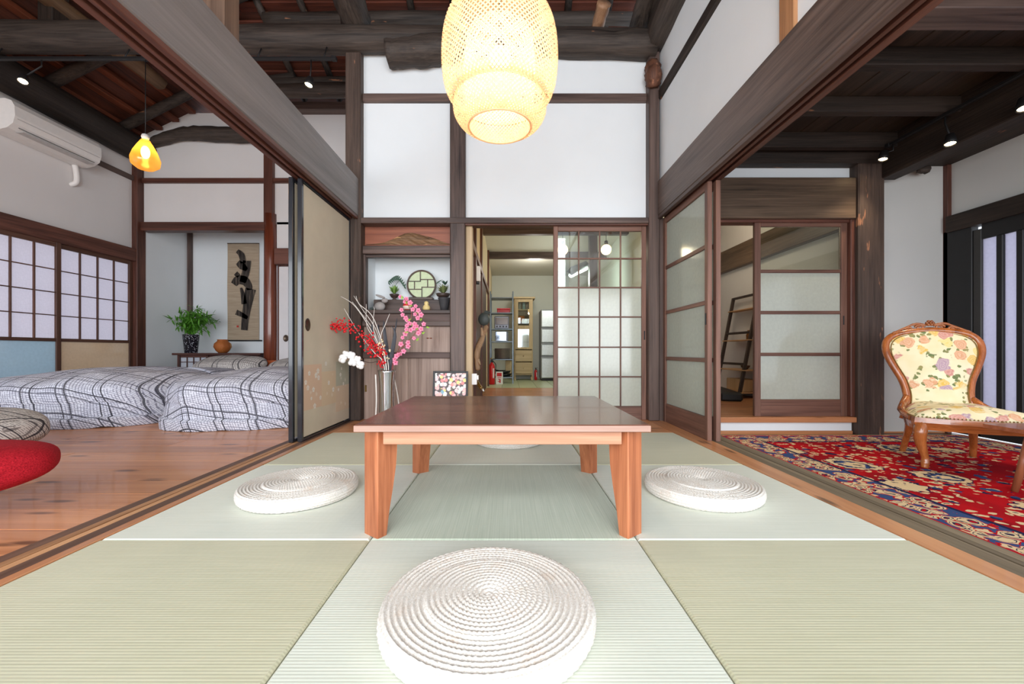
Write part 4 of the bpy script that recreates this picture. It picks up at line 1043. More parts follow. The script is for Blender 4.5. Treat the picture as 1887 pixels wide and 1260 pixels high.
# red low sofa with a plaid pillow, cut by the picture edge
rs = empty('red_sofa', (-2.336, 1.123, 0), .70, 'low red fabric sofa with rounded end on the bedroom floor', 'sofa')
def redm():
    t = NT('red_fabric'); v = t.coord(); n = t.noise(v, 220, 2); g = t.noise(t.mapping(v, (20, 300, 300)), 1, 2)
    t.col(t.ramp(t.math('ADD', t.math('MULTIPLY', n, .5), t.math('MULTIPLY', g, .5)), [(.35, s2l((134, 14, 26))), (.65, s2l((190, 34, 46)))])); t.bump(n, .5, .004); return t.done(.9, 0, .15)
pm = puff(.74, .24, .105, 3.0, 26, -1, .004, 4); pm.xf(Matrix.Translation((0, 0, .197))); pm.build('seat', redm(), rs, True)
for (x_, y_) in ((.40, -.15), (-.58, -.15), (.46, .15), (-.58, .15)):
    MB().tube([(x_, y_, .10), (x_+.02*(1 if x_ > 0 else -1), y_+.015*(1 if y_ > 0 else -1), 0)], [.022, .015], 10).build('leg', TABLEL('Z'), rs, True)
pm = puff(.42, .30, .135, 2.6, 20, -.95, .010, 21, 7); pm.xf(Matrix.Translation((-3.36, 2.46, .130)) @ Matrix.Rotation(.1, 4, 'Z'))
tag(pm.build('floor_pillow', M['plaid_pillow']), 'plump black and white plaid floor pillow behind the red sofa', 'pillow')

# ================================================================ AIR CONDITIONER
ac = empty('air_conditioner', (-4.70, 4.16, 2.80), 0, 'white wall mounted air conditioner above the paper doors', 'air conditioner')
sec = [(-4.815, 2.67), (-4.815, 2.955), (-4.66, 2.96), (-4.60, 2.94), (-4.57, 2.89), (-4.565, 2.80), (-4.585, 2.73), (-4.64, 2.69), (-4.72, 2.67)]
m = MB().prism(sec, 'Y', 3.76, 4.56); m.build('body', M['white_plastic'], ac)
box('louver', -4.66, -4.585, 3.84, 4.50, 2.683, 2.690, plain('vent_grey', (196, 192, 190), .4), ac, .002)
box('vent_slot', -4.64, -4.60, 3.82, 4.52, 2.712, 2.716, plain('slot_grey', (120, 118, 118), .5), ac, 0)
box('seam', -4.566, -4.562, 3.78, 4.54, 2.775, 2.779, plain('vent_grey', (196, 192, 190), .4), ac, 0)
pts = smooth_path([(-4.79, 4.49, 2.67), (-4.78, 4.50, 2.56), (-4.79, 4.50, 2.48), (-4.84, 4.48, 2.45)], 5)
MB().tube(pts, .026, 10).build('pipe', M['white_plastic'], ac)

# ================================================================ TRACKS, SPOTLIGHTS, BEDROOM BULB
def track(name, a, b, label):
    o = empty(name, a, 0, label, 'light track', 'light tracks'); a, b = Vector(a), Vector(b); h = .014
    m = MB().box(min(a.x, b.x)-(h if a.x == b.x else 0), max(a.x, b.x)+(h if a.x == b.x else 0), min(a.y, b.y)-(h if a.y == b.y else 0), max(a.y, b.y)+(h if a.y == b.y else 0), a.z-.012, a.z+.012, .002)
    m.build('rail', M['black'], o)
    for p in (a, b): MB().box(p.x-.02, p.x+.02, p.y-.02, p.y+.02, p.z-.016, p.z+.016, .003).build('end_cap', M['black'], o)
    if a.z > 3:
        for p in (a.lerp(b, .12), a.lerp(b, .88)): MB().tube([p+Vector((0, 0, .01)), p+Vector((0, .07, .17))], .006, 6).build('hanger', M['black'], o)
    return o
track('light_track', (-4.6, 3.50, 3.135), (-3.13, 3.50, 3.135), 'black light track under the long log in the bedroom corner')
track('light_track', (-2.25, 3.50, 3.135), (-1.50, 3.50, 3.135), 'black light track under the long log beside the worn pillar')
track('light_track', (3.18, 2.3, 2.336), (3.18, 3.40, 2.336), 'black light track below the long rug room beam')
def spot(name, base, head, aim, label, e=18):
    o = empty(name, base, 0, label, 'spotlight', 'track spotlights'); base, head, aim = Vector(base), Vector(head), Vector(aim)
    d = (aim-head).normalized()
    MB().tube([base, base+Vector((0, 0, -.05)), head-d*.03], .006, 6).build('stem', M['black'], o)
    q = d.to_track_quat('Z', 'Y').to_matrix().to_4x4()
    MB().lathe([(.014, -.05), (.024, -.045), (.034, 0), (.036, .03), (.031, .032), (.030, .012)], 16, capt=False).xf(Matrix.Translation(head) @ q).build('housing', M['black'], o)
    MB().lathe([(.0295, .012), (.0295, .020)], 16).xf(Matrix.Translation(head) @ q).build('lens', emit('spot_lens', (255, 220, 160), 45), o)
    l = bpy.data.lights.new('spot_light', 'SPOT'); l.energy = e; l.color = (1, .80, .55); l.spot_size = 1.5; l.spot_blend = .6; l.shadow_soft_size = .03
    lo = bpy.data.objects.new('spot_light', l); C.objects.link(lo); lo.location = head+d*.04; lo.rotation_euler = d.to_track_quat('-Z', 'Y').to_euler()
    lo.parent = o; lo.matrix_parent_inverse = mw(o).inverted()
    return o
spot('spotlight', (-4.02, 3.50, 3.12), P(43, 146, 3.44), (-3.6, 2.7, 1.0), 'small spotlight on the bedroom corner track', 30)
spot('spotlight', (-1.70, 3.50, 3.12), P(570, 152, 3.44), (-1.9, 3.0, 1.0), 'small spotlight on the track beside the worn pillar', 22)
spot('spotlight', (3.18, 3.36, 2.325), P(1628, 288, 3.40), (2.6, 3.2, 0), 'spotlight on the rug room track nearest the thick pillar', 22)
spot('spotlight', (3.18, 2.96, 2.325), P(1751, 259, 2.90), (2.7, 2.5, 0), 'spotlight in the middle of the rug room track', 22)
spot('spotlight', (3.18, 2.46, 2.325), P(1887, 193, 2.50), (2.7, 2.0, 0), 'spotlight on the rug room track cut by the picture edge', 22)
def amber_shade():
    t = NT('amber_glass'); tr = t.new('ShaderNodeBsdfTransparent'); tr.inputs[0].default_value = (*s2l((255, 222, 160)), 1); tl = t.new('ShaderNodeBsdfTranslucent'); tl.inputs[0].default_value = (*s2l((255, 200, 110)), 1); g = t.new('ShaderNodeBsdfGlossy'); g.inputs['Roughness'].default_value = .05
    m = t.new('ShaderNodeMixShader'); m.inputs[0].default_value = .4; t.link(tr.outputs[0], m.inputs[1]); t.link(tl.outputs[0], m.inputs[2]); m2 = t.new('ShaderNodeMixShader'); m2.inputs[0].default_value = .08; t.link(m.outputs[0], m2.inputs[1]); t.link(g.outputs[0], m2.inputs[2]); t.link(m2.outputs[0], t.out.inputs[0]); return t.m
pb = empty('glass_pendant', (-3.125, 3.50, 2.19), 0, 'amber glass drop pendant with glowing bulb in the bedroom', 'pendant lamp')
c = P(268, 285, 3.50)
MB().tube([(c.x, 3.50, 3.12), (c.x, 3.50, c.z+.16)], .0035, 6).build('cord', M['black'], pb)
MB().lathe([(.022, .13), (.03, .15), (.024, .17), (.008, .18)], 14, (c.x, 3.5, c.z)).build('socket', M['white_plastic'], pb)
MB().lathe([(.03, .125), (.055, .08), (.085, .02), (.104, -.04), (.098, -.09), (.06, -.122), (.0, -.128)], 28, (c.x, 3.5, c.z), True, False, False).build('glass_shade', amber_shade(), pb)
MB().ball((c.x, 3.5, c.z+.02), .032, 12, 8, (1, 1, 1.7)).build('bulb', emit('amber_bulb', (255, 205, 120), 40), pb)
point('bedroom_bulb_light', (c.x, 3.5, c.z+.02), 9, (1, .72, .42), .03, pb)
# ================================================================ VASE AND BRANCHES
vx, vy = -1.005, 3.36
vs0 = MB().lathe([(.055, 0), (.060, .006), (.062, .05), (.060, .2), (.062, .35), (.070, .445), (.072, .462), (.066, .462), (.058, .35), (.056, .2), (.056, .02)], 28, (vx, vy, .001))
tag(vs0.build('tall_vase', M['chrome']), 'tall silver vase holding branches beside the alcove cupboard', 'vase')
def stem_pts(px, dd=None, base=None):
    """px: list of photo pixels (+ depth offset) from the vase mouth to the tip"""
    out = [Vector((vx+random.uniform(-.025, .025), vy+random.uniform(-.025, .025), .02)) if base is None else base]
    for (x, y_, d) in px: out.append(P(x, y_, vy+d))
    return smooth_path(out, 5)
WT = plain('bleached_twig', (226, 218, 210), .7)
random.seed(11)
twigs = [([(712, 676, 0), (690, 620, .0), (655, 565, -.02), (628, 546, -.03)], 'whitened twig leaning furthest over the fusuma'),
         ([(710, 676, .02), (694, 610, .04), (668, 570, .05), (652, 545, .05)], 'whitened twig with its tip just in front of the worn pillar foot'),
         ([(711, 676, .0), (692, 615, .06), (664, 575, .06), (649, 556, .06)], 'whitened twig beside the leaning bundle, its lower member'),
         ([(712, 676, -.02), (690, 590, -.02), (662, 560, .0), (656, 545, .0)], 'whitened twig in the thick of the bundle'),
         ([(714, 676, .02), (690, 625, .02), (676, 600, .02), (675, 560, .02)], 'whitened twig rising straight past the niche edge'),
         ([(716, 676, .0), (700, 640, .0), (688, 605, .0), (690, 568, .0)], 'whitened twig ending below the stone rabbit'),
         ([(718, 676, .02), (702, 625, .02), (710, 598, .02), (718, 578, .02)], 'whitened twig ending in front of the cupboard rail'),
         ([(708, 676, -.02), (690, 650, -.03), (660, 612, -.04), (634, 568, -.05)], 'whitened twig forked beside the furthest leaning one')]
for px, lb in twigs:
    pp = stem_pts(px); o = MB().tube(pp, [.0055-.0036*i/(len(pp)-1) for i in range(len(pp))], 6).build('dry_twig', WT)
    tag(o, 'bleached twig in the silver vase: ' + lb if len(lb.split()) < 9 else lb, 'twig', 'bleached twigs in the vase')
# two pale sticks leaning outside the vase
for (a, b, lb) in ((P(692, 690, 3.30), Vector((-1.075, 3.27, .002)), 'pale stick standing on the near side of the silver vase'), (P(724, 686, 3.47), Vector((-.93, 3.50, .002)), 'pale stick standing behind the silver vase')):
    tag(MB().tube(smooth_path([b, (a+b)/2+Vector((.01, 0, 0)), a], 5), .006, 6).build('dry_twig', WT), lb, 'twig', 'bleached twigs in the vase')
# dark blades
BL = plain('black_leaf', (44, 44, 52), .5)
for k, (x, y_, d, w_) in enumerate(((688, 590, .06, .03), (698, 596, .08, .024), (707, 590, .05, .03), (732, 585, .06, .016), (722, 600, .0, .022))):
    pp = stem_pts([(711+k*2, 676, .01), ((711+x)/2+6*(k-2), (640+y_)/2, d/2), (x, y_, d)])
    m = MB(); n = len(pp); vv = []
    for i, p in enumerate(pp):
        t = i/(n-1); h = w_*.5*math.sin(PI*min(1, .12+t*.88))**.8+.001
        vv += [p+Vector((-h, 0, 0)), p+Vector((0, .004, 0)), p+Vector((h, 0, 0))]
    m.add(vv, [(3*i+a, 3*i+a+1, 3*i+a+4, 3*i+a+3) for i in range(n-1) for a in (0, 1)], True)
    tag(m.build('black_reed', BL), 'dark reed blade in the silver vase, number %s counted from the fusuma' % ['one', 'two', 'three', 'four', 'five'][k], 'reed', 'dark blades in the vase')
# red berry branch
RB = plain('red_berry', (222, 22, 34), .35)
rb = empty('berry_branch', (vx, vy, .4), 0, 'red berry branch arching from the silver vase towards the fusuma', 'berry branch')
main = stem_pts([(708, 672, 0), (692, 640, -.04), (668, 618, -.08), (638, 600, -.12), (612, 602, -.14), (590, 616, -.15)])
MB().tube(main, [.004-.0025*i/(len(main)-1) for i in range(len(main))], 6).build('stem', plain('dark_stem', (70, 52, 44), .7), rb)
m = MB(); random.seed(3)
for i in range(230):
    t = random.random()**.8; p = main[int(6+t*(len(main)-7))]
    dens = .02+.035*math.sin(PI*t)
    q = p+Vector((random.gauss(0, dens*.6), random.gauss(0, dens*.6), random.gauss(0, dens*.55)))
    m.ball(q, random.uniform(.006, .010), 6, 4)
o = m.build('berries', RB, rb); o['kind'] = 'stuff'
for k in range(9):
    p = main[8+k*2 if 8+k*2 < len(main) else -1]; q = p+Vector((random.uniform(-.09, -.03), 0, random.uniform(-.06, .05)))
    MB().tube([p, (p+q)/2+Vector((0, 0, .008)), q], .0014, 4).build('side_stem', plain('dark_stem', (70, 52, 44), .7), rb)
rb2 = empty('berry_branch', (vx, vy, .4), 0, 'short bunch of red berries and cream buds upright in the silver vase', 'berry branch')
main2 = stem_pts([(713, 672, 0), (708, 652, -.02), (704, 630, -.02)])
MB().tube(main2, .003, 6).build('stem', plain('dark_stem', (70, 52, 44), .7), rb2)
m = MB(); m2 = MB()
for (x, y_) in ((682, 638), (690, 634), (697, 636), (704, 640), (690, 646), (700, 650), (708, 646), (712, 652), (694, 654), (682, 650), (676, 644), (703, 671), (706, 668), (701, 666), (690, 656)):
    for j in range(6):
        q = P(x, y_, vy-.03)+Vector((random.gauss(0, .010), random.gauss(0, .02), random.gauss(0, .010))); m.ball(q, random.uniform(.006, .009), 6, 4)
m.build('berries', RB, rb2)['kind'] = 'stuff'
for (x, y_) in ((699, 634), (705, 639), (698, 645), (719, 646), (708, 650), (714, 659), (702, 630)):
    for j in range(4):
        q = P(x, y_, vy-.05)+Vector((random.gauss(0, .007), random.gauss(0, .01), random.gauss(0, .007))); m2.ball(q, .007, 6, 4, (1, .6, 1))
m2.build('cream_buds', plain('cream_bud', (238, 220, 178), .7), rb2)['kind'] = 'stuff'
# cotton
cs = empty('cotton_stem', (vx, vy, .4), 0, 'stem with white cotton bolls in front of the fusuma', 'cotton stem')
pp = stem_pts([(706, 676, 0), (680, 668, -.06), (650, 662, -.12), (632, 662, -.14)]); MB().tube(pp, .0025, 6).build('stem', plain('dark_stem', (70, 52, 44), .7), cs)
for (x, y_, r) in ((631, 661, .036), (637, 652, .026), (647, 655, .034), (650, 667, .034), (664, 672, .036), (659, 661, .026)):
    m = MB(); c_ = P(x, y_, vy-.15)
    for a in range(4): m.ball(c_+Vector((math.cos(a*1.57+.5)*r*.42, random.uniform(-.01, .01), math.sin(a*1.57+.5)*r*.42)), r*.62, 9, 7)
    b_ = m.build('boll', plain('cotton', (246, 244, 242), .95), cs)
    k_ = MB()
    for a in range(3): k_.leaf(c_+Vector((.008, .01, -.004)), (math.cos(a*2.1), .2, math.sin(a*2.1)), (0, -1, 0), r*1.05, r*.5)
    k_.build('husk', plain('husk', (140, 110, 88), .8), b_)
# pink blossom branches
PK = plain('pink_blossom', (240, 146, 176), .7); PK2 = plain('blossom_heart', (214, 70, 110), .7); GR = plain('fresh_leaf', (150, 196, 70), .6)
def blossom(c_, r, parent):
    m = MB(); fz_ = random.uniform(0, 6)
    for ring, (rr, n, up) in enumerate(((r, 5, .2), (r*.72, 5, .55))):
        for i in range(n):
            a = 2*PI*i/n+fz_+ring*.6; d = Vector((math.cos(a), -up, math.sin(a)))
            m.leaf(c_, d, (0, -1, .1), rr, rr*.95)
    o = m.build('blossom', PK, parent); MB().ball(c_+Vector((0, -.006, 0)), r*.2, 6, 4).build('heart', PK2, o)
fl_a = [(738, 547), (749, 551), (746, 556), (756, 558), (766, 564), (761, 570), (771, 572), (765, 579), (776, 580), (770, 586), (740, 571), (742, 580), (748, 586)]
fl_b = [(755, 596), (750, 590), (764, 597), (768, 601), (750, 600), (757, 608), (749, 607), (762, 605), (747, 615), (781, 597), (776, 606), (771, 614), (773, 610), (742, 622), (752, 631), (763, 623), (739, 634), (752, 638), (744, 647), (738, 652), (731, 656), (727, 662), (734, 653), (729, 668)]
for nm, fl_, sp, lb in (('blossom_branch', fl_a, [(722, 676, .02), (736, 640, -.02), (752, 600, -.04), (758, 575, -.05), (742, 546, -.06)], 'tall pink blossom branch in front of the niche'),
                        ('blossom_branch', fl_b, [(724, 676, .02), (738, 645, -.04), (760, 620, -.06), (780, 596, -.07)], 'shorter pink blossom branch in front of the cupboard panels')):
    e = empty(nm, (vx, vy, .4), 0, lb, 'blossom branch', 'pink blossom branches')
    pp = stem_pts(sp); MB().tube(pp, [.004-.002*i/(len(pp)-1) for i in range(len(pp))], 6).build('stem', plain('red_stem', (150, 74, 74), .6), e)
    for (x, y_) in fl_: blossom(P(x, y_, vy-.05+random.uniform(-.03, .03)), random.uniform(.018, .026), e)
    for k in range(6):
        x, y_ = fl_[(k*3) % len(fl_)]; m = MB(); m.leaf(P(x+4, y_+5, vy-.04), (random.uniform(-1, 1), -.2, random.uniform(-.3, 1)), (0, -1, 0), .035, .016); m.build('leaf', GR, e)

# ================================================================ NICHE ORNAMENTS
LZ, SZ = 1.1085, .9885       # ledge and shelf tops
rl = empty('round_lattice_ornament', (-.837, 3.91, LZ), 0, 'round dark framed lattice ornament with pale green panels', 'ornament')
rc = Vector((-.839, 3.92, LZ+.150)); R_ = .135
DKF = wood('ornament_frame', (58, 42, 34), (104, 82, 68), 'X', .4)
MB().tube([(rc.x+R_*math.cos(a), rc.y, rc.z+R_*math.sin(a)) for a in [2*PI*k/56 for k in range(57)]], .0085, 8, False).build('ring', DKF, rl)
gp = MB(); gp.add([(rc.x+R_*.97*math.cos(a), rc.y+.004, rc.z+R_*.97*math.sin(a)) for a in [2*PI*k/48 for k in range(48)]]+[(rc.x+R_*.97*math.cos(a), rc.y+.008, rc.z+R_*.97*math.sin(a)) for a in [2*PI*k/48 for k in range(48)]],
                   [tuple(range(48)), tuple(range(48, 96))[::-1]]+[(k, (k+1) % 48, 48+(k+1) % 48, 48+k) for k in range(48)])
gp.build('panel', plain('pale_green_paper', (206, 218, 180), .8), rl)
def bar(x0, x1, z0, z1): box('lattice_bar', rc.x+x0*R_, rc.x+x1*R_, rc.y-.006, rc.y+.006, rc.z+z0*R_, rc.z+z1*R_, DKF, rl, .001)
b_ = .03
bar(-.08-b_, -.08+b_, .24, 1.0); bar(-.92, -.05, .21, .27); bar(-.08, .88, .34, .40); bar(-.5-b_, -.5+b_, -.34, .24); bar(.44-b_, .44+b_, -.2, .37); bar(-.9, .03, -.36, -.30); bar(0, .95, -.21, -.15); bar(.03-b_, .03+b_, -.95, -.18)
box('base', rc.x-.115, rc.x+.115, 3.88, 3.96, LZ+.0005, LZ+.026, DKF, rl, .004)
# stone rabbit
m = MB(); q = Vector((-1.19, 3.76, SZ))
m.ball(q+Vector((0, 0, .042)), .048, 16, 10, (1.05, .8, .88)); m.ball(q+Vector((.045, 0, .098)), .026, 12, 8, (1.2, .8, .9))
for s in (-1, 1): m.ball(q+Vector((.005, s*.010, .128)), .034, 10, 7, (1.25, .2, .34))
m.ball(q+Vector((-.05, 0, .03)), .014, 8, 6)
for v in m.v:
    if v.z > SZ+.115: v.z += (q.x+.03-v.x)*.30
tag(m.build('rabbit_figurine', plain('grey_stone', (166, 158, 154), .7)), 'small grey stone rabbit on the niche shelf', 'figurine')
# plants on the ledge
def tuft(m, c_, n, L, W, spread=1.0, upw=.7):
    for i in range(n):
        a = random.uniform(0, 2*PI); e = random.uniform(.15, 1.0); d = Vector((math.cos(a)*spread*e, math.sin(a)*spread*e*.8, upw+random.uniform(-.2, .5)))
        m.leaf(Vector(c_)+d.normalized()*L*.15, d, (0, -.3, 1), L*random.uniform(.6, 1.1), W*random.uniform(.8, 1.2))
    return m
G1 = plain('bright_green', (134, 170, 84), .55, var=.25, scale=60); G2 = plain('deep_green', (58, 88, 70), .55, var=.2); G3 = plain('olive_green', (118, 128, 78), .6, var=.25, scale=60)
BOWL = plain('dark_bowl', (70, 56, 50), .35)
random.seed(8)
e = empty('bowl_plant', (-1.10, 3.90, LZ), 0, 'green succulent in a footed dark bowl beside the stone rabbit', 'plant')
MB().lathe([(.022, .0005), (.018, .008), (.012, .014), (.03, .024), (.044, .044), (.046, .055), (.040, .055), (.03, .045)], 18, (-1.095, 3.90, LZ)).build('bowl', BOWL, e)
tuft(MB(), (-1.095, 3.90, LZ+.05), 46, .085, .018, .8).build('leaves', G1, e)
m = MB(); MB().tube(arc((-1.095, 3.90, LZ+.05), (-1.10, 3.90, LZ+.16), (-1.03, 3.89, LZ+.19), 8), .002, 5).build('frond_stem', G2, e)
for k in range(12):
    t = k/11; p = Vector((-1.150+.15*t, 3.89, LZ+.165+.045*math.sin(PI*t)-.03*max(0, t-.6)*3))
    for s in (-1, 1): m.leaf(p+Vector((0, 0, -s*.004)), (.5, 0, s*.8), (0, -1, 0), .036, .016)
m.build('frond', G2, e)
e = empty('pot_plant', (-.60, 3.79, SZ), 0, 'olive green plant in a dark stone pot against the middle pillar', 'plant')
MB().lathe([(.032, .0005), (.04, .05), (.052, .11), (.060, .125), (.050, .125), (.04, .11)], 18, (-.60, 3.79, SZ)).build('pot', plain('dark_stone', (62, 60, 62), .7), e)
MB().lathe([(.03, .126), (.055, .14), (.068, .165), (.06, .165), (.04, .15)], 18, (-.61, 3.79, SZ)).build('bowl', BOWL, e)
tuft(MB(), (-.605, 3.79, SZ+.16), 54, .085, .02, .9).build('leaves', G3, e)
tuft(MB(), (-.59, 3.79, SZ+.24), 16, .05, .02, 1).build('upper_leaves', G2, e)
m = MB().tube([(-.60, 3.79, SZ+.2), (-.64, 3.78, SZ+.265), (-.675, 3.77, SZ+.255)], .002, 5); m.leaf((-.675, 3.77, SZ+.255), (.85, 0, .5), (0, -1, 0), .075, .012); m.build('blade', G2, e)
# red and cream ball
def ballm():
    t = NT('banded_ball'); z = t.sep(t.coord())[2]
    t.col(t.ramp(t.math('MULTIPLY_ADD', z, 10, .5), [(0, s2l((206, 40, 44))), (.22, s2l((236, 214, 196))), (.52, s2l((212, 38, 40))), (.80, s2l((238, 214, 180)))], 'CONSTANT')); return t.done(.5)
tag(MB().ball((-.93, 3.73, SZ+.040), .039, 18, 12).build('painted_ball', ballm()), 'small red and cream banded ball on the niche shelf', 'ball')
m = MB().lathe([(.0, .0005), (.028, .004), (.036, .024), (.030, .044), (.018, .054), (.021, .066), (.018, .082), (.004, .09)], 16, (-.755, 3.74, SZ)); 
tag(m.build('gourd', plain('yellow_gourd', (232, 206, 140), .5)), 'small pale yellow gourd on the niche shelf', 'gourd')
m = MB(); m.leaf((-1.285, 3.72, SZ+.012), (1, .1, -.05), (0, 0, 1), .075, .03); m.leaf((-1.285, 3.73, SZ+.02), (.8, .2, .15), (0, 0, 1), .05, .02)
tag(m.build('dark_leaf_sprig', G2), 'dark leaf lying at the niche shelf end', 'leaf')

# ================================================================ FRAMED PRINT leaning by the doorway
def printm():
    t = NT('flower_print'); v = t.coord(); a = t.new('ShaderNodeTexVoronoi'); t.link(v, a.inputs['Vector']); a.inputs['Scale'].default_value = 34
    h = t.sep(a.outputs['Color'])[0]
    c = t.ramp(h, [(0, s2l((236, 180, 178))), (.2, s2l((240, 214, 130))), (.34, s2l((238, 232, 228))), (.52, s2l((228, 130, 130))), (.64, s2l((120, 170, 190))), (.70, s2l((236, 206, 206))), (.9, s2l((244, 236, 214)))], 'CONSTANT')
    c = t.mix(t.ramp(a.outputs['Distance'], [(.12, (.6, .6, .6)), (.2, (0, 0, 0))]), c, s2l((250, 226, 150)))
    c = t.mix(t.ramp(a.outputs['Distance'], [(.56, (0, 0, 0)), (.62, (1, 1, 1))]), c, s2l((72, 54, 50)))
    t.col(c); return t.done(.4)
fp = empty('framed_print', (-.53, 3.50, 0), 0, 'black framed multicoloured flower print leaning behind the table', 'picture')
fx0, fx1 = -.66, -.355; fzt = .445
rot = Matrix.Translation((-.5, 3.52, 0)) @ Matrix.Rotation(-.12, 4, 'X') @ Matrix.Rotation(.06, 4, 'Z') @ Matrix.Translation((.5, -3.52, 0))
for (a, b, c_, d) in ((fx0, fx0+.018, 0, fzt), (fx1-.018, fx1, 0, fzt), (fx0+.018, fx1-.018, 0, .018), (fx0+.018, fx1-.018, fzt-.018, fzt)):
    MB().box(a, b, 3.51, 3.53, c_+.001, d, .002).xf(rot).build('frame_bar', M['black'], fp)
MB().box(fx0+.018, fx1-.018, 3.518, 3.524, .018, fzt-.018).xf(rot).build('print', printm(), fp)

# ================================================================ KITCHEN THINGS
def rack():
    e = empty('metal_rack', (-.16, 7.95, 0), 0, 'tall grey metal rack loaded with kitchen things', 'rack')
    mt = plain('rack_steel', (112, 122, 130), .35, .7)
    for x_ in (-.345, .085):
        for y_ in (7.75, 8.12): box('upright', x_-.012, x_+.012, y_-.012, y_+.012, .001, 1.76, mt, e, .002)
    for z in (.12, .46, .80, 1.04, 1.35, 1.64):
        box('shelf', -.333, .073, 7.75, 8.12, z-.012, z+.006, mt, e, .002)
    return e
rack()
def thing_box(nm, lb, cat, x0, x1, y0, y1, z0, z1, mat): return tag(MB().box(x0, x1, y0, y1, z0, z1, .008).build(nm, mat), lb, cat)
e = empty('gift_tin', (-.10, 7.9, 1.357), 0, 'red lidded tin on the top rack shelf', 'tin'); MB().box(-.22, .03, 7.82, 8.02, 1.357, 1.42, .008).build('body', plain('tin_red', (190, 26, 36), .3), e); MB().box(-.225, .035, 7.815, 8.025, 1.42, 1.445, .006).build('lid', plain('tin_lid', (206, 50, 56), .3), e)
e = empty('toaster_oven', (-.14, 7.9, 1.047), 0, 'grey toaster oven on the rack below the red tin', 'toaster oven')
MB().box(-.27, .01, 7.80, 8.08, 1.047, 1.29, .012).build('body', plain('oven_grey', (120, 122, 134), .35, .4), e)
MB().box(-.25, -.01, 7.79, 7.80, 1.13, 1.27, .004).build('door', plain('oven_glass', (88, 66, 58), .15), e)
MB().box(-.25, -.01, 7.775, 7.785, 1.255, 1.265, .003).build('handle', M['steel'], e)
for k in range(4): MB().lathe([(.014, 0), (.012, .012)], 10).xf(Matrix.Translation((-.22+.06*k, 7.80, 1.09)) @ Matrix.Rotation(PI/2, 4, 'X')).build('knob', M['black'], e)
e = empty('microwave', (-.14, 7.9, .807), 0, 'silver microwave with shiny door on the middle rack shelf', 'microwave')
MB().box(-.26, .0, 7.80, 8.06, .807, 1.0, .01).build('body', M['steel'], e); MB().box(-.25, -.05, 7.79, 7.80, .82, .99, .004).build('door', plain('mirror_door', (150, 160, 176), .08, .9), e); MB().box(-.04, -.005, 7.79, 7.80, .82, .99, .003).build('controls', plain('panel_dark', (60, 64, 72), .3), e)
e = empty('stock_pot', (-.12, 7.92, .467), 0, 'brown grey stock pot on the lower rack shelf', 'pot')
MB().lathe([(.145, .001), (.15, .01), (.15, .20), (.155, .205), (.145, .205), (.14, .02)], 26, (-.12, 7.93, .467)).build('body', plain('pot_grey', (122, 112, 110), .3, .5), e)
for s in (-1, 1): MB().tube(arc((-.12+s*.15, 7.90, .64), (-.12+s*.20, 7.9, .64), (-.12+s*.15, 7.96, .64), 6), .006, 6).build('handle', M['steel'], e)
e = empty('frying_pan', (-.10, 7.9, .127), 0, 'black frying pans nested on the bottom rack shelf, upper one', 'pan'); MB().lathe([(.11, .06), (.15, .115), (.145, .115), (.11, .068)], 24, (-.10, 7.92, .127)).build('bowl', M['black'], e); MB().tube([(-.19, 7.86, .245), (-.29, 7.72, .27)], .01, 8).build('handle', M['black'], e)
e = empty('frying_pan', (-.10, 7.9, .127), 0, 'black frying pan at the very bottom of the rack', 'pan'); MB().lathe([(.12, .001), (.16, .055), (.155, .055), (.12, .01)], 24, (-.09, 7.94, .127)).build('bowl', M['black'], e); MB().tube([(.0, 7.82, .175), (.05, 7.70, .19)], .01, 8).build('handle', M['black'], e)
thing_box('storage_box', 'pale wooden box at the back of the rack above the pans', 'box', -.06, .06, 7.98, 8.10, .467-.34, .44, plain('pale_box', (196, 172, 130), .7))
thing_box('paper_bag', 'pale blue bag between pot and pans on the rack', 'bag', -.25, -.12, 7.98, 8.08, .24, .40, plain('blue_bag', (168, 190, 200), .7)) if False else None
# cabinet
e = empty('tall_cabinet', (.36, 8.78, 0), 0, 'tall pale wooden cabinet with glazed door beside the rack', 'cabinet')
CB = lambda ax='Z': wood('pale_cabinet', (172, 146, 104), (212, 188, 146), ax, .5)
for x_ in (.135, .505): box('side', x_-.012, x_+.012, 8.62, 8.98, .06, 1.73, CB(), e, .002)
box('back', .14, .50, 8.96, 8.98, .1, 1.73, CB(), e, 0); box('cornice', .10, .565, 8.59, 9.0, 1.73, 1.77, CB('X'), e, .006)
for z in (.12, .62, 1.25, 1.5): box('shelf', .147, .493, 8.64, 8.96, z-.01, z+.01, CB('X'), e, .001)
for x_ in (.14, .50): 
    for y_ in (8.64, 8.96): box('foot', x_-.02, x_+.02, y_-.02, y_+.02, .001, .07, CB(), e, .002)
dr = MB().box(.147, .205, 8.605, 8.625, .66, 1.72, .002).build('door', CB(), e)
for (x0, x1, z0, z1) in ((.435, .493, .66, 1.72), (.205, .435, .66, .70), (.205, .435, 1.66, 1.72), (.205, .435, 1.08, 1.16)): box('door_frame', x0, x1, 8.605, 8.625, z0, z1, CB(), dr, .002)
box('pane', .205, .435, 8.612, 8.616, 1.16, 1.66, M['clear'], dr, 0); box('mirror_pane', .205, .435, 8.610, 8.616, .70, 1.08, plain('window_mirror', (226, 232, 236), .05, 1.0), dr, 0)
for (z0, z1) in ((.40, .64), (.14, .38)):
    d_ = MB().box(.147, .493, 8.605, 8.63, z0, z1, .004).build('drawer', CB('X'), e); MB().ball((.32, 8.597, (z0+z1)/2), .014, 8, 6).build('knob', CB(), d_)
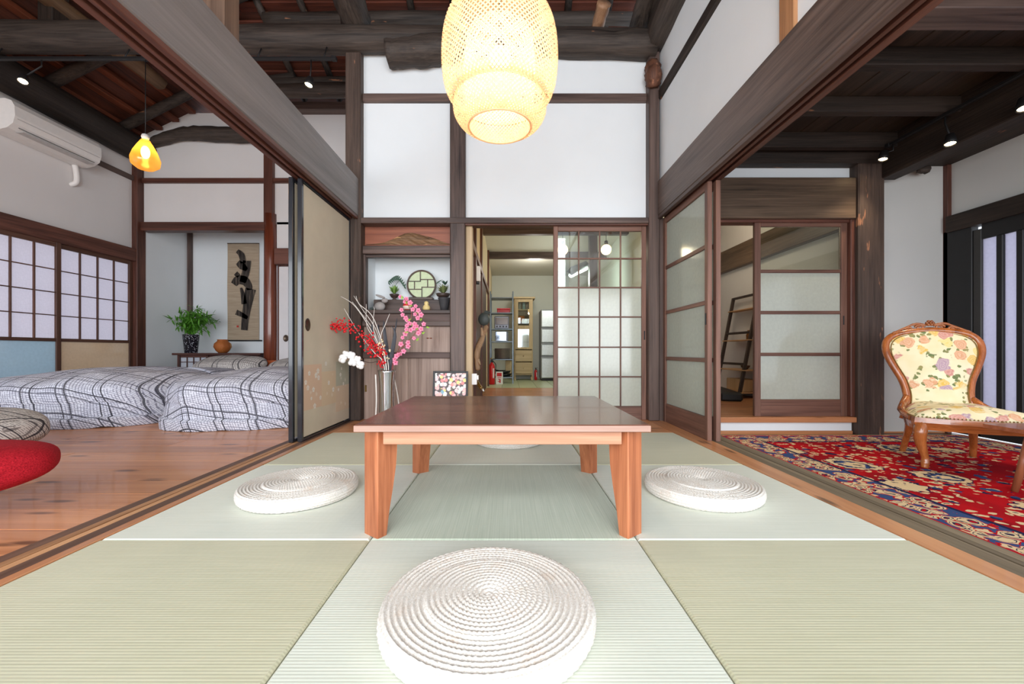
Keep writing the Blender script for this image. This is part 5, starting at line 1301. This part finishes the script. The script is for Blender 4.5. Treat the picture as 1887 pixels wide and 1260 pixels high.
for k, (x_, r, h, c_) in enumerate(((.24, .03, .16, (176, 170, 160)), (.33, .034, .15, (150, 190, 196)), (.40, .028, .13, (150, 130, 120)))):
    tag(MB().lathe([(r, .001), (r, h*.8), (r*.8, h), (r*.7, h)], 14, (x_, 8.75, 1.511)).build('jar', plain('jar_%d' % k, c_, .3)), ['grey jar on the upper cabinet shelf', 'light blue jar on the upper cabinet shelf', 'brown jar on the upper cabinet shelf'][k], 'jar')
tag(MB().lathe([(.05, .001), (.075, .05), (.08, .11), (.07, .11), (.06, .03)], 18, (.27, 8.75, 1.261)).build('bowl', plain('orange_bowl', (216, 130, 70), .4)), 'orange bowl on the lower glazed cabinet shelf', 'bowl')
# refrigerator
e = empty('refrigerator', (.98, 8.75, 0), 0, 'silver refrigerator with stacked doors half hidden by the lattice door', 'refrigerator')
FRM = plain('fridge_silver', (214, 220, 224), .3, .3); box('body', .68, 1.26, 8.50, 9.05, .03, 1.49, plain('fridge_side', (150, 152, 156), .4), e, .01)
for (z0, z1) in ((.06, .50), (.53, .78), (.80, 1.10), (1.12, 1.49)):
    d_ = box('door', .685, 1.255, 8.445, 8.498, z0, z1-.008, FRM, e, .012); box('handle_groove', .70, 1.24, 8.442, 8.447, z1-.03, z1-.014, plain('groove_grey', (110, 114, 118), .5), d_, .001)
box('plinth', .70, 1.24, 8.47, 9.0, .001, .06, M['black'], e, .002)
# extinguishers
def exting(x, y, s, lb):
    e = empty('fire_extinguisher', (x, y, 0), 0, lb, 'fire extinguisher', 'fire extinguishers')
    R2 = plain('extinguisher_red', (204, 22, 32), .3)
    MB().lathe([(.05*s, .002), (.056*s, .01), (.056*s, .33*s), (.045*s, .37*s), (.022*s, .39*s), (.022*s, .41*s)], 20, (x, y, 0)).build('cylinder', R2, e)
    MB().box(x-.02*s, x+.03*s, y-.02*s, y+.02*s, .41*s, .45*s, .004).build('valve', M['black'], e)
    MB().tube([(x-.02*s, y, .44*s), (x+.03*s, y-.02, .475*s), (x+.075*s, y-.03, .47*s)], .007*s, 6).build('lever', M['black'], e)
    MB().tube(smooth_path([(x+.03*s, y, .43*s), (x+.075*s, y, .36*s), (x+.065*s, y, .2*s)], 5), .008*s, 6).build('hose', M['black'], e)
    MB().ball((x-.01*s, y, .48*s), .018*s, 8, 6).build('gauge', M['brass'], e)
    MB().box(x+.02*s, x+.045*s, y-.056*s, y-.03*s, .12*s, .30*s, .003).build('label_plate', M['white_plastic'], e)
exting(-.31, 7.55, 1.0, 'red fire extinguisher at the foot of the metal rack'); exting(.585, 8.72, .55, 'small red fire extinguisher between cabinet and refrigerator')
e = empty('folded_sign_box', (-.17, 7.6, 0), 0, 'white box with red print beside the large fire extinguisher', 'box')
MB().box(-.235, -.105, 7.55, 7.66, .002, .235, .003).build('body', M['white_plastic'], e)
RP = plain('red_print', (204, 40, 50), .6)
box('print', -.215, -.125, 7.547, 7.550, .15, .215, RP, e, 0)
for (a, b, c_, d) in ((-.205, -.135, .12, .132), (-.195, -.15, .092, .104), (-.17, -.145, .03, .09), (-.20, -.165, .05, .062)): box('print', a, b, 7.547, 7.550, c_, d, RP, e, 0)
# driftwood and scoop on the passage wall, socket, chair caster
DW = wood('driftwood', (140, 110, 84), (196, 164, 134), 'Z', .7)
e = empty('driftwood', (-.28, 4.9, 1.0), 0, 'bare driftwood branch hanging on the passage wall', 'driftwood')
m = MB().tube(smooth_path([P(896, 602, 4.5), P(889, 622, 4.4), P(880, 645, 4.25), P(879, 665, 4.25), P(881, 682, 4.25)], 5), [.026]*6+[.031]*8+[.026]*6+[.014], 9)
m.build('trunk', DW, e); MB().tube([P(880, 660, 4.25), P(885, 672, 4.22)], [.02, .008], 7).build('spur', DW, e); MB().tube([P(889, 620, 4.4), P(887, 604, 4.42)], [.022, .012], 7).build('spur', DW, e)
m = MB().ball(P(892, 588, 4.6), .075, 14, 9, (.9, .35, 1.0)); m.leaf(P(890, 578, 4.6), (1, 0, .2), (0, -1, 0), .09, .06)
tag(m.build('dark_scoop', plain('scoop_dark', (70, 78, 76), .5)), 'dark grey scoop hanging above the driftwood', 'scoop')
e = empty('socket_box', (-.30, 3.79, .34), 0, 'white socket box on the doorway jamb near the framed print', 'socket box'); MB().box(-.333, -.285, 3.66, 3.70, .315, .415, .004).build('body', M['white_plastic'], e); MB().box(-.285, -.27, 3.665, 3.695, .36, .40, .003).build('plug', M['white_plastic'], e)
e = empty('caster_leg', (-.27, 4.2, 0), 0, 'golden castor leg of a chair behind the doorway jamb', 'chair leg')
MB().tube(smooth_path([P(878, 702, 4.3), P(882, 708, 4.25), P(887, 716, 4.2)], 4), .018, 8).build('arm', M['brass'], e)
MB().tube(smooth_path([P(881, 710, 4.25), P(889, 717, 4.2), P(892, 722, 4.2)], 4), .012, 8).build('fork', M['chrome'], e)
MB().lathe([(.03, -.012), (.036, 0), (.03, .012)], 16).xf(Matrix.Translation((-.262, 4.22, .037)) @ Matrix.Rotation(PI/2, 4, 'Y')).build('wheel', M['black'], e)
e = empty('wall_intercom', (-.34, 4.6, 1.5), 0, 'white handset on the passage post', 'handset'); MB().box(-.342, -.30, 4.30, 4.36, 1.36, 1.52, .006).build('handset', M['white_plastic'], e); MB().box(-.342, -.31, 4.31, 4.35, 1.33, 1.36, .004).build('cradle', M['black'], e)
# pendants and hood seen through the clear panes
for k, (x, lb) in enumerate(((1037, 'round glowing kitchen pendant next to the door stile'), (1117, 'round glowing kitchen pendant behind the second clear pane column'))):
    c_ = P(x, 460, 4.9); e = empty('globe_pendant', (c_.x, c_.y, c_.z), 0, lb, 'pendant lamp', 'kitchen globe pendants')
    MB().ball(c_, .062, 16, 10).build('globe', emit('globe_glow', (255, 214, 150), 9), e); MB().lathe([(.02, .055), (.022, .10), (.01, .11)], 10, tuple(c_)).build('socket', M['black'], e)
    MB().tube([c_+Vector((0, 0, .11)), Vector((c_.x, c_.y, 2.50))], .004, 6).build('cord', M['black'], e)
    point('kitchen_pendant_light', c_+Vector((0, -.08, -.06)), 9, (1, .84, .64), .06, e)
e = empty('kitchen_strip_lamp', P(1066, 500, 6.4), 0, 'bright tube lamp under the dark kitchen hood', 'strip lamp')
a, b = P(1052, 507, 6.0), P(1080, 494, 6.7); MB().tube([a, b], .035, 10).build('tube', emit('tube_glow', (226, 255, 240), 10), e); MB().tube([a+Vector((-.03, -.2, .02)), b+Vector((0, 0, .06))], .06, 4).build('housing', plain('hood_grey', (84, 88, 84), .4), e)
point('kitchen_tube_light', (a+b)/2+Vector((0, 0, -.12)), 16, (.9, 1, .95), .1, e)
point('kitchen_ceiling_light', (.5, 7.6, 2.1), 13, (1, .97, .9), .15)  # added to brighten the kitchen, no lamp fitting here

# ================================================================ BACK ROOM THINGS
e = empty('ladder_shelf', (3.0, 5.4, .03), 0, 'dark ladder shelf leaning on the back room wall', 'shelf')
DKW = wood('ladder_dark', (40, 30, 26), (78, 62, 54), 'Z', .5)
ya, yb = 5.62, 5.05
for yy in (ya, yb): MB().box(-.018, .018, -.018, .018, 0, 1.34, .003).xf(Matrix.Translation((2.86, yy, .031)) @ Matrix.Rotation(.19, 4, 'Y')).build('rail', DKW, e)
for z in (.42, .82, 1.30):
    xo = 2.86+z*.19; MB().box(xo-.012, xo+.012, yb, ya, z+.02, z+.05, .003).build('rung', DKW, e)
for z in (.06, .34, .72, 1.12):
    xo = 2.86+z*.19; box('board', xo-.03, 3.16, yb-.02, ya+.02, .031+z, .031+z+.014, wood('shelf_pale', (176, 128, 84), (218, 176, 130), 'Y'), e, .002)
tag(MB().lathe([(.025, 0), (.027, .06), (.012, .09), (.012, .12)], 12, (3.07, 5.20, .766)).build('bottle', plain('amber_bottle', (150, 96, 50), .2)), 'small amber bottle on the ladder shelf', 'bottle')
tag(MB().lathe([(.02, 0), (.05, .03), (.055, .05), (.045, .05)], 14, (3.02, 5.18, .386)).build('bowl', plain('brown_bowl', (88, 58, 42), .4)), 'small brown bowl on the ladder shelf', 'bowl')
tag(MB().box(2.95, 3.14, 5.10, 5.5, .106, .26, .006).build('wooden_box', wood('box_pale', (196, 150, 104), (226, 186, 140), 'Z')), 'pale wooden box on the lowest ladder shelf board', 'box')
e = empty('instrument_case', (2.75, 5.2, .03), 0, 'long black instrument case lying in the back room', 'case')
MB().box(-.12, .12, -.45, .45, 0, .10, .02).xf(Matrix.Translation((2.72, 5.18, .031)) @ Matrix.Rotation(-.25, 4, 'Z')).build('body', M['black'], e); MB().box(-.123, -.118, -.40, -.36, .03, .06, .002).xf(Matrix.Translation((2.72, 5.18, .031)) @ Matrix.Rotation(-.25, 4, 'Z')).build('clasp', M['steel'], e)
point('back_room_light', (2.3, 4.9, 2.35), 12, (1, .84, .62), .08)  # added to brighten the dark back room, without a fitting

# ================================================================ PICTURE ALCOVE AND ITS THINGS
e = empty('low_lattice_cabinet', (-3.9, 5.72, .10), 0, 'low dark cabinet with paper lattice doors in the picture alcove', 'cabinet')
LC = lambda ax: wood('rosewood', (48, 24, 22), (96, 56, 48), ax, .35)
cx0, cx1, cy0, cy1, ct_ = -4.50, -3.40, 5.52, 5.86, .592
box('top', cx0-.05, cx1+.05, cy0-.03, cy1, ct_-.028, ct_, LC('X'), e, .004)
for (a, b) in ((cx0, cx0+.42), (cx1-.42, cx1)):
    for x_ in (a, b-.03): box('post', x_, x_+.03, cy0, cy1, .101, ct_-.028, LC('Z'), e, .003)
    d_ = box('door_frame', a+.03, b-.03, cy0+.012, cy0+.03, .13, .16, LC('X'), e, .002); box('rail', a+.03, b-.03, cy0+.012, cy0+.03, ct_-.06, ct_-.028, LC('X'), d_, .002)
    for k in range(1, 4): box('bar', a+.03+.09*k-.006, a+.03+.09*k+.006, cy0+.014, cy0+.026, .16, ct_-.06, LC('Z'), d_, .001)
    for z in (.26, .38, .47): box('bar', a+.03, b-.03, cy0+.014, cy0+.026, z-.005, z+.005, LC('X'), d_, .001)
    box('paper', a+.03, b-.03, cy0+.028, cy0+.031, .16, ct_-.06, plain('cabinet_paper', (196, 200, 210), .8), d_, 0)
box('shelf', cx0+.42, cx1-.42, cy0+.02, cy1, .36, .385, LC('X'), e, .002); box('back', cx0, cx1, cy1-.012, cy1, .12, .58, plain('cabinet_paper', (196, 200, 210), .8), e, 0)
box('centre_panel', cx0+.42, cx0+.66, cy0+.02, cy0+.04, .14, .56, LC('X'), e, .002)
e = empty('speckled_vase_plant', (-4.48, 5.62, ct_), 0, 'leafy green plant in a speckled black vase on the alcove cabinet', 'plant')
def speck():
    t = NT('speckled_black'); n = t.voronoi(t.coord(), 60); t.col(t.ramp(n, [(.22, s2l((216, 216, 226))), (.30, s2l((30, 28, 36)))])); return t.done(.25)
vxx = -4.42
MB().lathe([(.072, .001), (.076, .01), (.098, .25), (.102, .256), (.09, .256), (.085, .24)], 24, (vxx, 5.66, ct_)).build('vase', speck(), e)
random.seed(21); m = MB(); st_ = MB()
GL = plain('bamboo_green', (84, 142, 40), .5, var=.35, scale=25)
for i in range(26):
    a = random.uniform(0, 2*PI); el = random.uniform(.2, 1.15); Lh = random.uniform(.28, .46)
    d = Vector((math.cos(a)*el*.85, math.sin(a)*el*.45, random.uniform(.65, 1.0))).normalized()
    p0 = Vector((vxx, 5.66, ct_+.22)); p1 = p0+d*Lh+Vector((0, 0, -.08*el)); pth = arc(p0, p0+Vector((0, 0, Lh*.5)), p1, 6); st_.tube(pth, .0025, 4)
    for p in pth[2:]:
        if p.x < -4.62: continue
        for k in range(6):
            q = Vector((random.gauss(0, 1), random.gauss(0, .6), random.gauss(.15, .7))); m.leaf(p, q, (0, -.4, 1), random.uniform(.07, .13), random.uniform(.018, .028))
st_.build('stems', GL, e); o = m.build('leaves', GL, e); o['kind'] = 'stuff'
m = MB().lathe([(.05, .001), (.08, .03), (.108, .085), (.10, .13), (.065, .165), (.062, .18), (.070, .188), (.056, .188), (.05, .17)], 26, (-3.98, 5.66, ct_))
tag(m.build('round_jar', aged('amber_glaze', (140, 72, 28), (190, 112, 54), (214, 178, 116), 'Z', .64)), 'round amber glazed jar on the alcove cabinet', 'jar')
e = empty('hanging_scroll', (-3.945, 6.05, .77), 0, 'hanging scroll with black ink brushwork on the alcove wall', 'scroll')
def scrollm():
    t = NT('scroll_silk'); v = t.coord(); n = t.noise(t.mapping(v, (4, 4, 90)), 1, 3); t.col(t.ramp(n, [(.3, s2l((166, 146, 124))), (.7, s2l((192, 174, 150)))])); return t.done(.85, 0, .2)
sx0, sx1, sz0, sz1 = -4.18, -3.71, .775, 2.22
MB().grid(lambda u, v: (sx0+(sx1-sx0)*u, 6.045+.004*math.sin(v*9), sz0+(sz1-sz0)*v), 2, 16).build('silk', scrollm(), e)
MB().tube([(sx0-.02, 6.04, sz0), (sx1+.045, 6.04, sz0)], .011, 10).build('roller', M['black'], e); MB().tube([(sx0, 6.045, sz1), (sx1, 6.045, sz1)], .007, 8).build('top_rod', plain('rod_brown', (90, 74, 60), .6), e)
def ink():
    t = NT('ink'); v = t.coord(); n = t.noise(t.mapping(v, (70, 70, 4), (0, 0, 0), (0, .25, 0)), 1, 3); t.col(t.ramp(n, [(.35, s2l((34, 32, 32))), (.62, s2l((84, 76, 70))), (.75, s2l((150, 132, 114)))])); return t.done(.9, 0, .1)
INK = ink()
S = lambda x, y_: Vector((( x-VX)/F*6.035, 6.035, EYE+(VY-y_)/F*6.035))
def stroke(pts, ws):
    n = len(pts); sp = smooth_path([S(*p) for p in pts], 5); m = MB(); vv = []; N = len(sp)
    for i, p in enumerate(sp):
        t = (sp[min(i+1, N-1)]-sp[max(i-1, 0)]).normalized(); nn = Vector((-t.z, 0, t.x)); f = i/(N-1)*(len(ws)-1); k = min(int(f), len(ws)-2); w_ = (ws[k]+(ws[k+1]-ws[k])*(f-k))*.00806/2
        vv += [p+nn*w_, p-nn*w_]
    m.add(vv, [(2*i, 2*i+1, 2*i+3, 2*i+2) for i in range(N-1)]); m.build('brush_stroke', INK, e)
stroke([(437, 462), (445, 470), (448, 485)], [7, 11, 10]); stroke([(438, 483), (446, 490), (455, 497)], [10, 14, 6]); stroke([(455, 480), (453, 500), (447, 520)], [15, 14, 12])
stroke([(434, 503), (440, 509)], [9, 8]); stroke([(431, 524), (438, 516), (450, 517), (458, 526), (460, 534)], [12, 16, 17, 13, 9]); stroke([(462, 532), (457, 555), (452, 585), (450, 608)], [20, 17, 13, 12]); stroke([(435, 575), (448, 581), (456, 586)], [10, 8, 6]); stroke([(444, 530), (448, 545), (450, 560)], [4, 9, 10])
MB().box(S(436, 601).x, S(439.5, 601).x, 6.036, 6.038, S(0, 603).z, S(0, 599.5).z).build('seal', plain('seal_red', (196, 60, 50), .8), e)
e = empty('wooden_headboard', (-3.0, 5.22, 0), 0, 'orange brown wooden headboard piece behind the pillows', 'headboard')
OB = wood('orange_wood', (150, 66, 30), (196, 104, 60), 'X', .35); box('board', -3.22, -2.82, 5.19, 5.23, .05, .50, OB, e, .004); box('post', -2.83, -2.79, 5.18, 5.23, .001, .49, OB, e, .003); box('rail', -2.79, -2.2, 5.20, 5.23, .40, .47, OB, e, .003)
e = empty('bedside_box', (-4.62, 5.0, 0), 0, 'small white box behind the duvet by the corner post', 'box'); MB().box(-4.74, -4.56, 4.98, 5.12, .002, .335, .006).build('body', M['white_plastic'], e); MB().box(-4.745, -4.555, 4.975, 5.125, .335, .35, .004).build('lid', M['white_plastic'], e)
